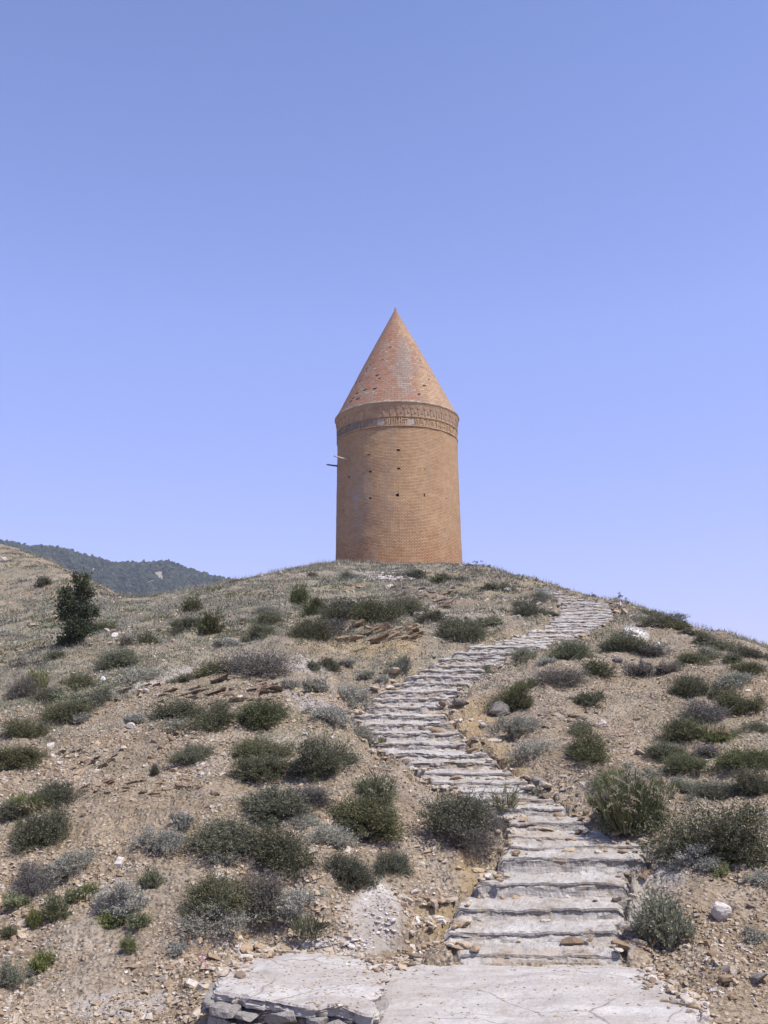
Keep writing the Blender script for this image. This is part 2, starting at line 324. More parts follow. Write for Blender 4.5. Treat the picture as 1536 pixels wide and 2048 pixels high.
# ------------------------------------------------------------------ terrain
STEPS = [  # lip of every step in the photograph: row, left end, right end
 (1907,905,1252),(1862,885,1245),(1815,905,1250),(1764,945,1256),(1715,995,1295),(1691,1012,1290),(1673,1010,1225),(1644,1008,1185),(1617,1000,1135),
 (1598,950,1112),(1582,905,1085),(1564,862,1062),(1545,835,1032),(1526,818,1002),(1506,772,985),(1486,742,938),(1466,732,928),(1448,710,912),(1430,704,897),
 (1413,726,897),(1397,742,905),(1382,752,930),(1367,778,942),(1352,808,960),(1340,834,972),(1329,854,1000),(1317,874,1018),(1305,902,1058),(1294,930,1095),
 (1284,985,1118),(1273,1018,1150),(1262,1052,1175),(1252,1085,1205),(1243,1098,1224),(1235,1104,1228),(1227,1112,1229),(1220,1118,1228),(1213,1122,1224),
 (1207,1124,1222),(1200,1112,1192),(1194,1100,1170),(1188,1090,1150),(1183,1080,1132),(1178,1072,1112),(1174,1066,1100)]
SY = np.array([(1174,39.5),(1178,37.6),(1183,36),(1190,34.2),(1200,32.3),(1208,31),(1219,29.4),(1234,27.8),(1252,26.2),(1273,24.7),(1292,23.6),(1317,22.4),(1339,21.4),
 (1367,20.2),(1397,19.05),(1430,17.95),(1466,16.85),(1506,15.8),(1545,14.9),(1586,14.05),(1617,13.45),(1644,12.95),(1676,12.5),(1691,12.25),(1715,11.85),
 (1764,11.35),(1815,10.85),(1862,10.4),(1907,10.0),(1940,9.7)], float)
def stairY(py): return np.interp(py, SY[:, 0], SY[:, 1])
ZL = -1.87                                   # level of the pale landing
cols = {
 -250: [(2048,8.8),(1800,10.6),(1600,13),(1500,15),(1400,19),(1320,27),(1260,40),(1180,56),(1080,74)],
 0: [(2048,9.0),(1900,10),(1750,11.3),(1600,13.2),(1500,15.2),(1400,19),(1330,25),(1280,34),(1240,44),(1180,57),(1089,78)],
 34: [(1099,75)], 112: [(1129,68)], 176: [(1161,62)], 217: [(1179,57)],
 150: [(2048,9.0),(1900,10),(1750,11.2),(1600,13),(1500,15),(1400,18.5),(1330,23.5),(1290,28),(1250,36),(1200,49)],
 271: [(2040,9.0),(1900,9.9),(1750,11),(1600,12.8),(1500,14.6),(1400,17.8),(1330,22),(1270,29),(1230,37),(1199,50)],
 372: [(1185,50)],
 440: [(1900,9.8),(1750,10.9),(1600,12.5),(1500,14.2),(1400,17),(1330,20.8),(1270,26.5),(1220,34),(1172,50)],
 500: [(1160,52)], 560: [(1147,55)],
 620: [(1885,9.9),(1750,10.9),(1600,12.4),(1500,14),(1400,16.6),(1330,20.3),(1270,25.5),(1220,32),(1170,43),(1136,59)],
 672: [(1129,62)],
 800: [(1895,10.05),(1750,11.2),(1650,12.2),(1560,13.5),(1330,20.8),(1270,25.5),(1220,31.5),(1170,42),(1134,60)],
 700: [(1500,14.6),(1400,17.8)],
 930: [(1650,12.3),(1720,11.5),(1810,10.75),(1250,28),(1200,36),(1136,60)],
 1000: [(1147,55)], 1040: [(1160,49)],
 1090: [(1500,15.5),(1400,18),(1340,20.6),(1168,43),(1215,31)],
 1180: [(1560,14.1),(1480,15.7),(1400,18),(1330,21)],
 1270: [(1620,13.0),(1560,14),(1480,15.8),(1400,18),(1340,20.6),(1280,24),(1240,27.5),(1217,31)],
 1330: [(1236,28.5)],
 1360: [(1960,9.6),(1860,10.3),(1760,11.2),(1650,12.5),(1550,14.1),(1450,16.5),(1350,19.7),(1290,23.2),(1249,27)],
 1450: [(1277,25)],
 1536: [(2000,9.2),(1880,10),(1760,11),(1650,12.2),(1550,13.7),(1450,16),(1380,18.5),(1320,22),(1303,24)],
 1750: [(2000,9),(1800,10.4),(1600,12.5),(1450,15.5),(1385,18),(1372,19)],
}
crest = [(-250,1080,74),(0,1089,78),(34,1099,75),(112,1129,68),(176,1161,62),(217,1179,57),(271,1199,50),(372,1185,50),(440,1172,50),(500,1160,52),(560,1147,55),(620,1136,59),(672,1129,62),(800,1134,60),
 (930,1136,60),(1000,1147,55),(1040,1160,49),(1090,1168,43),(1180,1193,35),(1270,1217,31),(1330,1236,28.5),(1360,1249,27),(1450,1277,25),(1536,1303,24),(1750,1372,19)]
P = [at(c, py, Y) for c, rows in cols.items() for py, Y in rows]
for (py, l, r) in STEPS[::2]:
    for k, px in enumerate((l, (l + r) / 2, r)):
        q = at(px, py, stairY(py)); q[2] -= 0.02; P.append(q)
for px, py, Y in crest:
    P.append(at(px, py + 26, Y * 1.2)); P.append(at(px, py + 130, Y * 1.9))
for px, py in ((800,1930),(1000,1990),(1180,1990),(1290,1935),(800,2040),(1100,2048),(1340,2048)):
    q = on_plane(px, py, ZL); q[2] -= 0.03; P.append(q)
for px in (470, 590, 720):
    q = on_plane(px, 1930, ZL + .1); q[2] -= 0.10; P.append(q); q = on_plane(px, 2045, ZL - .05); P.append(q)
P.append(at(350, 2030, 9.0))
for th in (-0.45, -0.3, -0.15, 0.0, 0.15, 0.3, 0.45):
    P.append(np.array([7 * math.sin(th), 7 * math.cos(th), -2.3]))
P = np.array(P)
def tl(x, y):
    r = np.hypot(x, y); return np.stack([np.arctan2(x, y) * 4.5, np.log(np.maximum(r, 1e-6))], -1), r
CP, cr = tl(P[:, 0], P[:, 1]); CS = P[:, 2] / cr
def tps(d2): return np.where(d2 > 1e-12, d2 * np.log(np.maximum(d2, 1e-12)) * 0.5, 0.0)
n_ = len(CP); K = tps(((CP[:, None] - CP[None]) ** 2).sum(-1)) + np.eye(n_) * 2e-4
Q = np.concatenate([np.ones((n_, 1)), CP], 1)
A = np.block([[K, Q], [Q.T, np.zeros((3, 3))]]); sol = np.linalg.solve(A, np.concatenate([CS, np.zeros(3)]))
def H0(x, y):
    x = np.asarray(x, float); y = np.asarray(y, float); sh = x.shape; x = x.ravel(); y = y.ravel()
    out = np.empty(len(x))
    for a in range(0, len(x), 40000):
        xx, yy = x[a:a + 40000], y[a:a + 40000]
        th = np.arctan2(xx, yy); r = np.hypot(xx, yy)
        thc = np.clip(th, -0.46, 0.46); rc = np.clip(r, 7.0, 125.0)
        q = np.stack([thc * 4.5, np.log(rc)], -1)
        s = tps(((q[:, None] - CP[None]) ** 2).sum(-1)) @ sol[:n_] + sol[n_] + q @ sol[n_ + 1:]
        z = s * rc
        z = np.where(r > 125, z + (-8 - z) * np.clip((r - 125) / 250, 0, 1), z)
        w = np.clip((np.abs(th) - 0.46) / 0.9, 0, 1); w = w * w * (3 - 2 * w)
        flat = -2.4 - 0.02 * np.clip(r - 10, 0, 300); z = z * (1 - w) + flat * w
        wn_ = np.clip((7.0 - r) / 2.0, 0, 1); z = z * (1 - wn_) + (-2.35) * wn_
        out[a:a + 40000] = z
    return out.reshape(sh)
# how close a point is to the stairway or landing (1 = under it): keeps the soil smooth and the stones away
LAND_PX = [(770,1942),(800,1922),(900,1918),(1252,1915),(1300,1925),(1338,1975),(1402,1997),(1412,2018),(1385,2060),(1400,2260),(722,2260),(742,2048),(752,1995)]
BLOCK_PX = [(520,1897),(470,1925),(440,1950),(428,1982),(500,1996),(600,2008),(690,2018),(741,2026),(757,1985),(768,1946),(780,1925),(700,1908),(600,1905)]
landP = np.array([on_plane(a, b, ZL) for a, b in LAND_PX]); blockP = np.array([on_plane(a, b, ZL + .1) for a, b in BLOCK_PX])
def inside(poly, x, y):
    c = np.zeros(np.shape(x), bool); n = len(poly)
    for i in range(n):
        x1, y1 = poly[i][:2]; x2, y2 = poly[(i + 1) % n][:2]
        k = ((y1 > y) != (y2 > y)) & (x < (x2 - x1) * (y - y1) / (y2 - y1 + 1e-12) + x1); c ^= k
    return c
sl = np.array([at(l, py, stairY(py)) for py, l, r in STEPS]); sr = np.array([at(r, py, stairY(py)) for py, l, r in STEPS])
def on_stairs(x, y, pad=0.0):
    a = np.interp(y, sl[:, 1], sl[:, 0]); b = np.interp(y, sr[:, 1], sr[:, 0])
    return (y > sl[0, 1] - .1) & (y < sl[-1, 1]) & (x > a - pad) & (x < b + pad)
def paved(x, y, pad=0.0): return on_stairs(x, y, pad) | inside(landP, x, y) | inside(blockP, x, y)
def pdist(poly, x, y):
    d = np.full(np.shape(x), 1e9); n = len(poly)
    for i in range(n):
        a = poly[i][:2]; b = poly[(i + 1) % n][:2]; e = b - a
        t = np.clip(((x - a[0]) * e[0] + (y - a[1]) * e[1]) / (e @ e), 0, 1)
        d = np.minimum(d, np.hypot(x - a[0] - t * e[0], y - a[1] - t * e[1]))
    return np.where(inside(poly, x, y), 0, d)
def sink(poly, lev, wd, x, y, z):
    near = (np.abs(x - poly[:, 0].mean()) < 4) & (np.abs(y - poly[:, 1].mean()) < 4)
    if not near.any(): return z
    d = np.full(np.shape(x), 9.0); d[near] = pdist(poly, x[near], y[near])
    w = np.clip((d - .02) / wd, 0, 1); w = w * w * (3 - 2 * w)
    t = np.where(d <= .02, lev - .12, np.minimum(z, lev - .02)); t = np.minimum(z, t); return t * (1 - w) + z * w
def bed(x, y, z):
    """cut the stairway, landing and masonry block into the slope"""
    a = np.interp(y, sl[:, 1], sl[:, 0]); b = np.interp(y, sr[:, 1], sr[:, 0])
    i = np.clip(np.searchsorted(sl[:, 1], y - .02) - 1, 0, len(sl) - 1); zs = np.minimum(sl[i, 2], np.interp(y, sl[:, 1], sl[:, 2]))
    for poly, lev, wd in ((landP, ZL, .5), (blockP, ZL + .09, .45)): z = sink(poly, lev, wd, x, y, z)
    fx0, fx1 = blockP[3][0] - .05, landP[-1][0] + .1; fy = np.interp(x, [blockP[k][0] for k in (3, 4, 5, 6, 7)], [blockP[k][1] for k in (3, 4, 5, 6, 7)])
    q = np.clip((x - fx0) / .15, 0, 1) * np.clip((fx1 - x) / .05, 0, 1) * np.clip((fy + .12 - y) / .1, 0, 1) * np.clip((y - 6.6) / .5, 0, 1); z = z - q * .55
    yo = np.maximum(y - sl[-1, 1] - .6, 0) + np.where((x > a) & (x < b), np.where(y < sl[0, 1] - .10, 9, 0), np.clip(sl[0, 1] - y, 0, 9) * 2.2)
    d = np.hypot(np.maximum(np.maximum(a - x, x - b), 0), yo)
    m = d < 1.2; w = np.clip((d - .03) / .55, 0, 1); w = w * w * (3 - 2 * w)
    zi = np.where(d <= .03, zs - .07, zs + .045 + .04 * gnoise(x * 3, y * 3, 55)); z = np.where(m, zi * (1 - w) + z * w, z)
    return z
def H(x, y, micro=True):
    x = np.asarray(x, float); y = np.asarray(y, float)
    z = bed(x, y, H0(x, y)); r = np.hypot(x, y)
    k = np.where(on_stairs(x, y, 0.25) | inside(landP, x, y) | inside(blockP, x, y), 0.12, 1.0) * np.clip((r - 7) / 2, 0.1, 1)
    z = z + k * (0.10 * fbm(x, y, 0.55, 2, 3) * np.clip(r / 15, .6, 1.6) + 0.055 * fbm(x, y, 2.1, 3, 11))
    # small ledges where the bedrock strata break the slope
    if micro:
        led = np.clip(fbm(x, y, 0.5, 2, 41) * 2.2, 0, 1)
        w = (x * 0.55 + y * 1.6 + 0.5 * fbm(x, y, 1.3, 2, 9)); saw = (w * 1.7) % 1.0
        z = z + k * led * 0.055 * (saw - 0.5) + k * 0.018 * fbm(x, y, 8.0, 3, 21) * np.clip(30 / np.maximum(r, 1), .3, 1)
    return z
fine = np.linspace(-0.46, 0.46, 640)
coarse_r = np.linspace(0.46, 2 * math.pi - 0.46, 60)[1:-1]
TH = np.concatenate([fine, coarse_r])
RR = np.concatenate([[0.5, 2, 4, 5.5], np.geomspace(7, 82, 560), np.geomspace(86, 400, 30), np.geomspace(450, 3000, 14)])
Tg, Rg = np.meshgrid(TH, RR, indexing='ij')
gx, gy = Rg * np.sin(Tg), Rg * np.cos(Tg)
gz = H(gx, gy)
gv = np.stack([gx, gy, gz], -1).reshape(-1, 3)
gf = grid_faces(len(TH), len(RR), wrap=True)[:, ::-1]
nv = len(RR); tip = np.array([[(i + 1) % len(TH) * nv, i * nv, len(gv)] for i in range(len(TH))])
gv = np.vstack([gv, [[0, 0, -2.35]]])
ground = tag(obj('hillside', new_mesh('hillside', gv, [gf, tip[:, ::-1]], M['soil'], True)), kind='structure')
def dens(x, y):
    """how grassy the slope is: the upper and left slopes and the hilltop are greener than the stony flank"""
    r = np.hypot(x, y); t_ = np.arctan2(x, y)
    g = .10 + np.clip((r - 17) / 12, 0, 1) * np.where(t_ < .02, 1.0, .55) + np.clip((-t_ - .17) / .12, 0, 1) * np.clip((r - 15) / 8, 0, .5)
    return np.clip(g, 0.05, 1) * np.where((t_ < -.25) & (r > 52), .55, 1)
def blotch(spots):
    o = np.zeros(len(gv))
    gz_ = gv[:, 1] * cp + gv[:, 2] * sp; X = CX + F * gv[:, 0] / np.maximum(gz_, .1); Y_ = CY - F * (-gv[:, 1] * sp + gv[:, 2] * cp) / np.maximum(gz_, .1)
    k = (gv[:, 1] > 7) & (np.abs(X - 768) < 900); n_ = fbm(gv[k, 0], gv[k, 1], 1.2, 4, 17)
    for (cx_, cy_, rx, ry, ang) in spots:
        c0 = math.cos(ang); s0 = math.sin(ang); dx = X[k] - cx_; dy = Y_[k] - cy_
        d = np.hypot((dx * c0 + dy * s0) / rx, (-dx * s0 + dy * c0) / ry) + .45 * n_; o[k] = np.maximum(o[k], np.clip((1.15 - d) / .5, 0, 1))
    return o
for nm, val in (('grassy', np.clip(dens(gv[:, 0], gv[:, 1]) * .8 - .18 + .7 * fbm(gv[:, 0], gv[:, 1], .3, 4, 19) * (np.hypot(gv[:, 0], gv[:, 1]) > 14), 0, 1)),
                ('pale', blotch([(300, 1362, 110, 13, -.33), (590, 1330, 70, 16, .2), (790, 1150, 60, 14, 0), (610, 1400, 60, 16, .5), (250, 2010, 110, 28, -.1), (1318, 1740, 60, 40, .3), (1272, 1800, 20, 90, .15), (1300, 1690, 30, 16, .3), (700, 1895, 120, 14, 0), (760, 1840, 70, 60, 0)])),
                ('white', blotch([(757, 1830, 50, 56, 0), (668, 1889, 75, 11, 0), (500, 1896, 50, 11, 0), (790, 1150, 22, 8, 0), (768, 1160, 30, 6, .6), (1268, 1262, 24, 10, .3)])),
                ('ochre', blotch([(760, 1300, 90, 22, .05), (950, 1450, 40, 50, .5), (1010, 1520, 50, 30, .6), (880, 1850, 70, 45, 0), (940, 1760, 40, 60, 0)]))):
    at_ = ground.data.attributes.new(nm, 'FLOAT', 'POINT'); at_.data.foreach_set('value', val.astype(np.float32))

def hit(px, py):
    """where the ray through a photograph pixel first meets the hillside"""
    d = ray(px, py); ys = np.geomspace(7.6, 120, 900)
    p = d[None] / d[1] * ys[:, None]; z = H(p[:, 0], p[:, 1], False)
    k = np.argmax(z >= p[:, 2])
    if z[k] < p[k, 2]: k = int(np.argmin(p[:, 2] - z))
    return np.array([p[k, 0], p[k, 1], z[k]])
def px2m(p): return (p[1] * cp + p[2] * sp) / F

# ------------------------------------------------------------------ the brick tower
TY = 66.0
tc = at(798.5, 1128, TY); TX = tc[0]
def zat(py): return at(798, py, TY)[2]
def rad(hw, py):
    q = at(798, py, TY); return hw * (q[1] * cp + q[2] * sp) / F
Z0 = zat(1160) - 0.6
root = tag(empty('brick_tower', (TX, TY, Z0)), 'round tan brick tower with red conical roof on the hilltop', 'tower')
root.rotation_euler = (0, R(-0.62), 0)
za, zb = zat(1128) - Z0, zat(887) - Z0
ra, rb = rad(126.5, 1128), rad(119.6, 887)
def shaftR(z): return ra + (rb - ra) * (z - za) / (zb - za)
NU, NVs = 260, 165
zs = np.linspace(0, zb, NVs)
th = np.arange(NU) / NU * 2 * np.pi
Tm, Zm = np.meshgrid(th, zs, indexing='ij')
Rm = shaftR(Zm) + 0.02 * fbm(Tm * 4, Zm, 0.7, 3, 5)
# doorway jamb and broken brickwork at the far right edge
V = np.stack([Rm * np.sin(Tm), -Rm * np.cos(Tm), Zm], -1).reshape(-1, 3)
UV = np.stack([Tm * ra, Zm], -1).reshape(-1, 2)
faces = grid_faces(NU, NVs, True)
def cell(px, py):
    hw = (px - (798.5 - (1128 - py) * 0.0125)) / (126.5 + (119.2 - 126.5) * (1128 - py) / 260)
    a = math.asin(max(-1, min(1, hw)))
    yf = TY - ra * math.cos(a); z = at(px, py, yf)[2] - Z0
    return a, z
HOLES = [(795,901,2,2),(738,908,2,1),(697,917,2,2),(795,938,2,2),(741,943,2,2),(701,953,2,2),(740,997,2,2),(792,992,2,3),(845,992,1,3),(887,998,1,1),(677,930,1,1),(846,938,1,1),(690,1018,1,1)]
fi = {}; kill = set(); cells = []
for (px, py, cw, ch) in HOLES:
    a, z = cell(px, py); i = int(round((a % (2 * np.pi)) / (2 * np.pi) * NU - 0.5)) % NU; j = int(round(z / zb * (NVs - 1) - 0.5))
    for dj in range(ch):
        for di in range(cw): cells.append(((i + di) % NU, j + dj))
for k in range(70, 74): pass
for j in range(int(za / zb * NVs) - 2, int(za / zb * NVs) + 18):        # the doorway seen edge-on at the right of the shaft
    for i in range(int(round(np.radians(83) / (2 * np.pi) * NU)), int(round(np.radians(96) / (2 * np.pi) * NU))):
        if not (j > int(za / zb * NVs) + 9 and i < int(round(np.radians(86) / (2 * np.pi) * NU)) + (j % 3 == 0)): cells.append((i, j))
cset = set(cells)
keep = np.ones(len(faces), bool); extra = []; ev = []; evu = []
base = len(V)
ring = {}
def inner(i, j):
    if (i % NU, j) not in ring:
        v = V[(i % NU) * NVs + j]; d = v * np.array([1, 1, 0]); d = d / np.linalg.norm(d)
        deep = 0.55
        ring[(i % NU, j)] = base + len(ev); ev.append(v - d * deep); evu.append(UV[(i % NU) * NVs + j])
    return ring[(i % NU, j)]
for (i, j) in cset:
    keep[i * (NVs - 1) + j] = False
    c = [(i, j), (i + 1, j), (i + 1, j + 1), (i, j + 1)]; nb = [(i, j - 1), (i + 1, j), (i, j + 1), (i - 1, j)]
    o = [(q[0] % NU) * NVs + q[1] for q in c]; n = [inner(*q) for q in c]
    extra.append(n)
    for k in range(4):
        if (nb[k][0] % NU, nb[k][1]) not in cset: extra.append([o[k], o[(k + 1) % 4], n[(k + 1) % 4], n[k]])
Vs = np.vstack([V, ev]); UVs = np.vstack([UV, evu])
obj('shaft', new_mesh('shaft', Vs, np.vstack([faces[keep], extra]), M['brick'], False, UVs), root)

def lathe(name, prof, mat, n=240, uvr=None, jit=0.0, parent=root, seed=0):
    prof = np.array(prof, float); t = np.arange(n) / n * 2 * np.pi
    T, J = np.meshgrid(t, np.arange(len(prof)), indexing='ij')
    rr = prof[J, 0]; zz = prof[J, 1]
    if jit: zz = zz + jit * gnoise(T * 22, J * .3, seed); rr = rr + jit * .6 * gnoise(T * 19, J * .2, seed + 5)
    v = np.stack([rr * np.sin(T), -rr * np.cos(T), zz], -1).reshape(-1, 3)
    uv = np.stack([T * (uvr or 4.0), prof[J, 1]], -1).reshape(-1, 2)
    return obj(name, new_mesh(name, v, grid_faces(n, len(prof), True), mat, False, uv), parent)
ze = zat(843) - Z0                      # eave edge
re_ = rad(123.2, 843)
fz0, fz1 = zb, zat(870) - Z0
rf = shaftR(zb)
lathe('frieze_bed', [(rf - .05, fz0 - .02), (rf + .05, fz0 - .02), (rf + .05, fz0 + .05), (rf - .015, fz0 + .052), (rf - .015, fz1 - .05), (rf + .035, fz1 - .048), (rf + .035, fz1)], M['cornice'], jit=0.008)
prof = [(rf + .06, fz1)] + [(rf + .015 + (re_ - rf - .015) * (q ** 2.2), fz1 + .01 + (ze - fz1 - .08) * q) for q in np.linspace(0, 1, 10)] + [(re_, ze - .02)]
lathe('cornice', prof, M['cornice'], jit=0.006)
# pointed niches and small pendants round the cornice
def boxes_on_ring(items):
    """items: (angle, z, radius, width, height, depth, lean) -> one mesh of small blocks standing on the wall"""
    vs, fs = [], []
    for a, z, r, w, h, d, ln in items:
        er = np.array([math.sin(a), -math.cos(a), 0]); et = np.array([math.cos(a), math.sin(a), 0]); ez = np.array([0, 0, 1.0])
        b = len(vs)
        for rr in (-.05, d):
            for q, u in ((-1, -1), (1, -1), (1, 1), (-1, 1)):
                vs.append(er * (r + rr) + et * (q * w / 2 + ln * u * h / 2) + ez * (z + u * h / 2))
        for f in ((0, 3, 2, 1), (4, 5, 6, 7), (0, 1, 5, 4), (1, 2, 6, 5), (2, 3, 7, 6), (3, 0, 4, 7)): fs.append([b + k for k in f])
    return np.array(vs), np.array(fs)
rg = random.Random(4)
items = []; hm = fz1 + (ze - fz1) * 0.40; hc = ze - fz1
for k in range(56):
    a = (k + .5) / 56 * 2 * math.pi; wv = 2 * math.pi * rf / 56
    items += [(a - .5 * wv / rf, hm, rf + .03, .07, hc * .46, .03, 0), (a - .27 * wv / rf, hm + hc * .30, rf + .06, .055, hc * .24, .035, .55), (a + .27 * wv / rf, hm + hc * .30, rf + .06, .055, hc * .24, .035, -.55)]
for k in range(56):
    v, f = boxes_on_ring(items[3 * k:3 * k + 3]); obj('niche', new_mesh('niche', v, f, M['cornice']), root)
items = []
for k in range(56):
    a = (k + .5) / 56 * 2 * math.pi
    if math.sin(a) > -0.05: items += [(a, hm - .02, rf + .02, .10, .20, .035, .25), (a, hm - .02, rf + .021, .10, .20, .033, -.25)]
for k in range(0, len(items), 2):
    v, f = boxes_on_ring(items[k:k + 2]); obj('niche_inlay', new_mesh('niche_inlay', v, f, M['greyplaster']), root)
# worn band of angular carved lettering strokes under the cornice
it_t, it_g = [], []; hb = fz1 - fz0 - .12; zc = fz0 + .05 + hb / 2
bare = [cell(762, 848)[0], cell(818, 848)[0]]
a = 0.0
while a < 2 * math.pi:
    w = rg.uniform(.035, .065); aw = (a + math.pi) % (2 * math.pi) - math.pi
    a += (w + rg.uniform(.04, .075)) / rf
    if min(abs(aw - b) for b in bare) < .075: continue
    L = it_g if aw < -.22 else it_t
    hgt = rg.choice((1, .9, .55, .7)) * hb
    L.append((aw, zc + (hb - hgt) / 2 * rg.choice((-1, -1, 1)), rf - .02, w, hgt, .05 + rg.random() * .02, rg.choice((0, 0, 0, .15))))
    if rg.random() < .6: L.append((aw + .02, zc + rg.choice((-.36, .36, 0.1)) * hb, rf - .02, .22, .055, .045, 0))
v, f = boxes_on_ring(it_t); obj('carved_band', new_mesh('carved_band', v, f, M['frieze']), root)
v, f = boxes_on_ring(it_g); obj('carved_band', new_mesh('carved_band', v, f, M['greyplaster']), root)['label'] = 'grey worn stretch of the carved band'
for b in bare:
    v, f = boxes_on_ring([(b + d, zc + rg.uniform(-.05, .05), rf - .02, .17, hb * rg.uniform(.8, 1), .025 + .002 * k, 0) for k, d in enumerate((-.03, 0.01, .045))])
    obj('plaster_patch', new_mesh('plaster_patch', v, f, M['plaster']), root)
lathe('eave_lip', [(re_ - .03, ze - .03), (re_ + .035, ze - .015), (re_ + .045, ze + .05), (re_ - .04, ze + .10)], M['lip'], jit=0.03, seed=8)
# conical roof with a few fallen bricks
zt = zat(617) - Z0; nr = 110
NUc = 200
zz = np.linspace(ze + .08, zt, nr); rc0 = re_ - .03
Tm, Zm = np.meshgrid(np.arange(NUc) / NUc * 2 * np.pi, zz, indexing='ij')
fr = (Zm - zz[0]) / (zt - zz[0])
Rm = np.maximum(rc0 * (1 - fr), 0.0) + 0.07 * (fr > .97) * 0 + 0.018 * fbm(Tm * 5, Zm * 1.2, 1.2, 3, 31) * (1 - fr)
Rm = np.maximum(Rm, 0.045) + 0.035 * np.sin(np.pi * fr) ** 2
V = np.stack([Rm * np.sin(Tm), -Rm * np.cos(Tm), Zm], -1).reshape(-1, 3); UVc = np.stack([Tm * 2.6, Zm], -1).reshape(-1, 2)
fc = grid_faces(NUc, nr, True)
rs = np.random.RandomState(3)
for _ in range(30):                                   # bricks that have dropped out leave shallow pits
    a = rs.uniform(-1.35, -.15) if rs.rand() < .85 else rs.uniform(-.1, 1.0); q = rs.uniform(.05, .5) if rs.rand() < .8 else rs.uniform(.5, .93)
    i = int(a / (2 * np.pi) * NUc) % NUc; j = int(q * nr)
    for di in range(rs.choice([1, 2])):
        for dj in (0,):
            k = ((i + di) % NUc) * nr + j + dj; V[k] = V[k] * np.array([.955, .955, 1]); 
capv = len(V); V = np.vstack([V, [[0, 0, zt + .03]]]); UVc = np.vstack([UVc, [[0, 0]]])
tipf = np.array([[i * nr + nr - 1, ((i + 1) % NUc) * nr + nr - 1, capv] for i in range(NUc)])
obj('conical_roof', new_mesh('conical_roof', V, [fc, tipf], M['rooftile'], False, UVc), root)
v, f = boxes_on_ring([(k * 2.4, zt - .08 + .02 * k, 0.01, .12, .10, .06, 0) for k in range(4)])
obj('roof_tip', new_mesh('roof_tip', v, f, M['lip']), root)
def stick(name, p0, p1, r0, r1, mat, parent=None, n=7):
    p0, p1 = np.array(p0, float), np.array(p1, float); d = p1 - p0; d /= np.linalg.norm(d)
    u = np.cross(d, [0, 0, 1.0]) if abs(d[2]) < .9 else np.cross(d, [1.0, 0, 0]); u /= np.linalg.norm(u); w = np.cross(d, u)
    t = np.arange(n) / n * 2 * np.pi; vs = []
    for q in np.linspace(0, 1, 6):
        c = p0 + (p1 - p0) * q + u * .025 * math.sin(q * 5) ; r = r0 + (r1 - r0) * q
        vs += [c + r * (math.cos(a) * u + math.sin(a) * w) for a in t]
    vs = np.array(vs); fs = [[j * n + i, j * n + (i + 1) % n, (j + 1) * n + (i + 1) % n, (j + 1) * n + i] for j in range(5) for i in range(n)]
    fs += [[0, i + 1, i, i] for i in ()]
    caps = [np.array([list(range(n))[::-1]]), np.array([[5 * n + i for i in range(n)]])]
    return obj(name, new_mesh(name, vs, [np.array(fs)] + caps, mat), parent)
def loc(px, py, Y): return at(px, py, Y) - np.array([TX, TY, Z0])
b1 = stick('scaffold_beam', loc(699, 918, 63.6), loc(671, 911, 62.9), .055, .05, M['wood_pale'], root); b1['label'] = 'pale weathered timber jutting from the shaft'
b2 = stick('scaffold_beam', loc(682, 931, 65.4), loc(656, 928, 64.8), .06, .045, M['wood_dark'], root); b2['label'] = 'dark timber jutting from the edge of the shaft'
# stone footing showing at the foot of the shaft
rgf = np.random.RandomState(8)
fl = []
for (px, w) in ((690, 30), (705, 18), (795, 38), (815, 30), (768, 18)):
    p = at(px, 1131, 61.7 if px > 740 else 62.6); fl.append((p, w))

# ------------------------------------------------------------------ rocks
ICO = None
def ico(sub):
    import bmesh
    bm = bmesh.new(); bmesh.ops.create_icosphere(bm, subdivisions=sub, radius=1.0)
    v = np.array([x.co[:] for x in bm.verts]); f = np.array([[y.index for y in x.verts] for x in bm.faces]); bm.free(); return v, f
IV, IF_ = ico(3); IV2, IF2 = ico(2)
def rock_verts(rs, sx, sy, sz, facets=9, rough=.06, small=False, boxy=False):
    v = (IV2 if small else IV).copy()
    if boxy: v = np.sign(v) * np.abs(v) ** .45 * .88
    for _ in range(facets):                            # cut by random planes for flat broken faces
        d = rs.normal(size=3); d[2] *= 1.3; d /= np.linalg.norm(d); h = rs.uniform(.45, .8)
        k = v @ d; v = v - np.maximum(k - h, 0)[:, None] * d
    n = fbm(v[:, 0] * 1.7 + 9 * rs.rand(), v[:, 1] * 1.7 + v[:, 2] * 2.3, 1.0, 3, int(rs.randint(999)))
    v = v * (1 + rough * n)[:, None]
    return v * np.array([sx, sy, sz])
def rotm(ax, ay, az):
    ca, sa, cb, sb, cc, s_c = math.cos(ax), math.sin(ax), math.cos(ay), math.sin(ay), math.cos(az), math.sin(az)
    X = np.array([[1, 0, 0], [0, ca, -sa], [0, sa, ca]]); Y_ = np.array([[cb, 0, sb], [0, 1, 0], [-sb, 0, cb]]); Z_ = np.array([[cc, -s_c, 0], [s_c, cc, 0], [0, 0, 1]])
    return Z_ @ Y_ @ X
def add_rock(px, py, wpx, hpx, mat, label, cat='rock', seed=0, name='rock', tilt=None, group='loose rocks lying on the hillside'):
    p = hit(px, py); m = px2m(p); rs = np.random.RandomState(seed + int(px * 7 + py))
    w, h = wpx * m, hpx * m
    v = rock_verts(rs, w / 2 * 1.05, w / 2 * rs.uniform(.6, .9), h / 2 * 1.2, 9, .07, boxy=hpx < .55 * wpx)
    rt = rotm(rs.uniform(-.15, .25), rs.uniform(-.25, .25) if tilt is None else tilt, rs.uniform(-.3, .3))
    me = new_mesh(name, v @ rt.T, IF_, mat, False)
    o = obj(name, me); o.location = (p[0], p[1], p[2] + h * 0.32)
    return tag(o, label, cat, group)
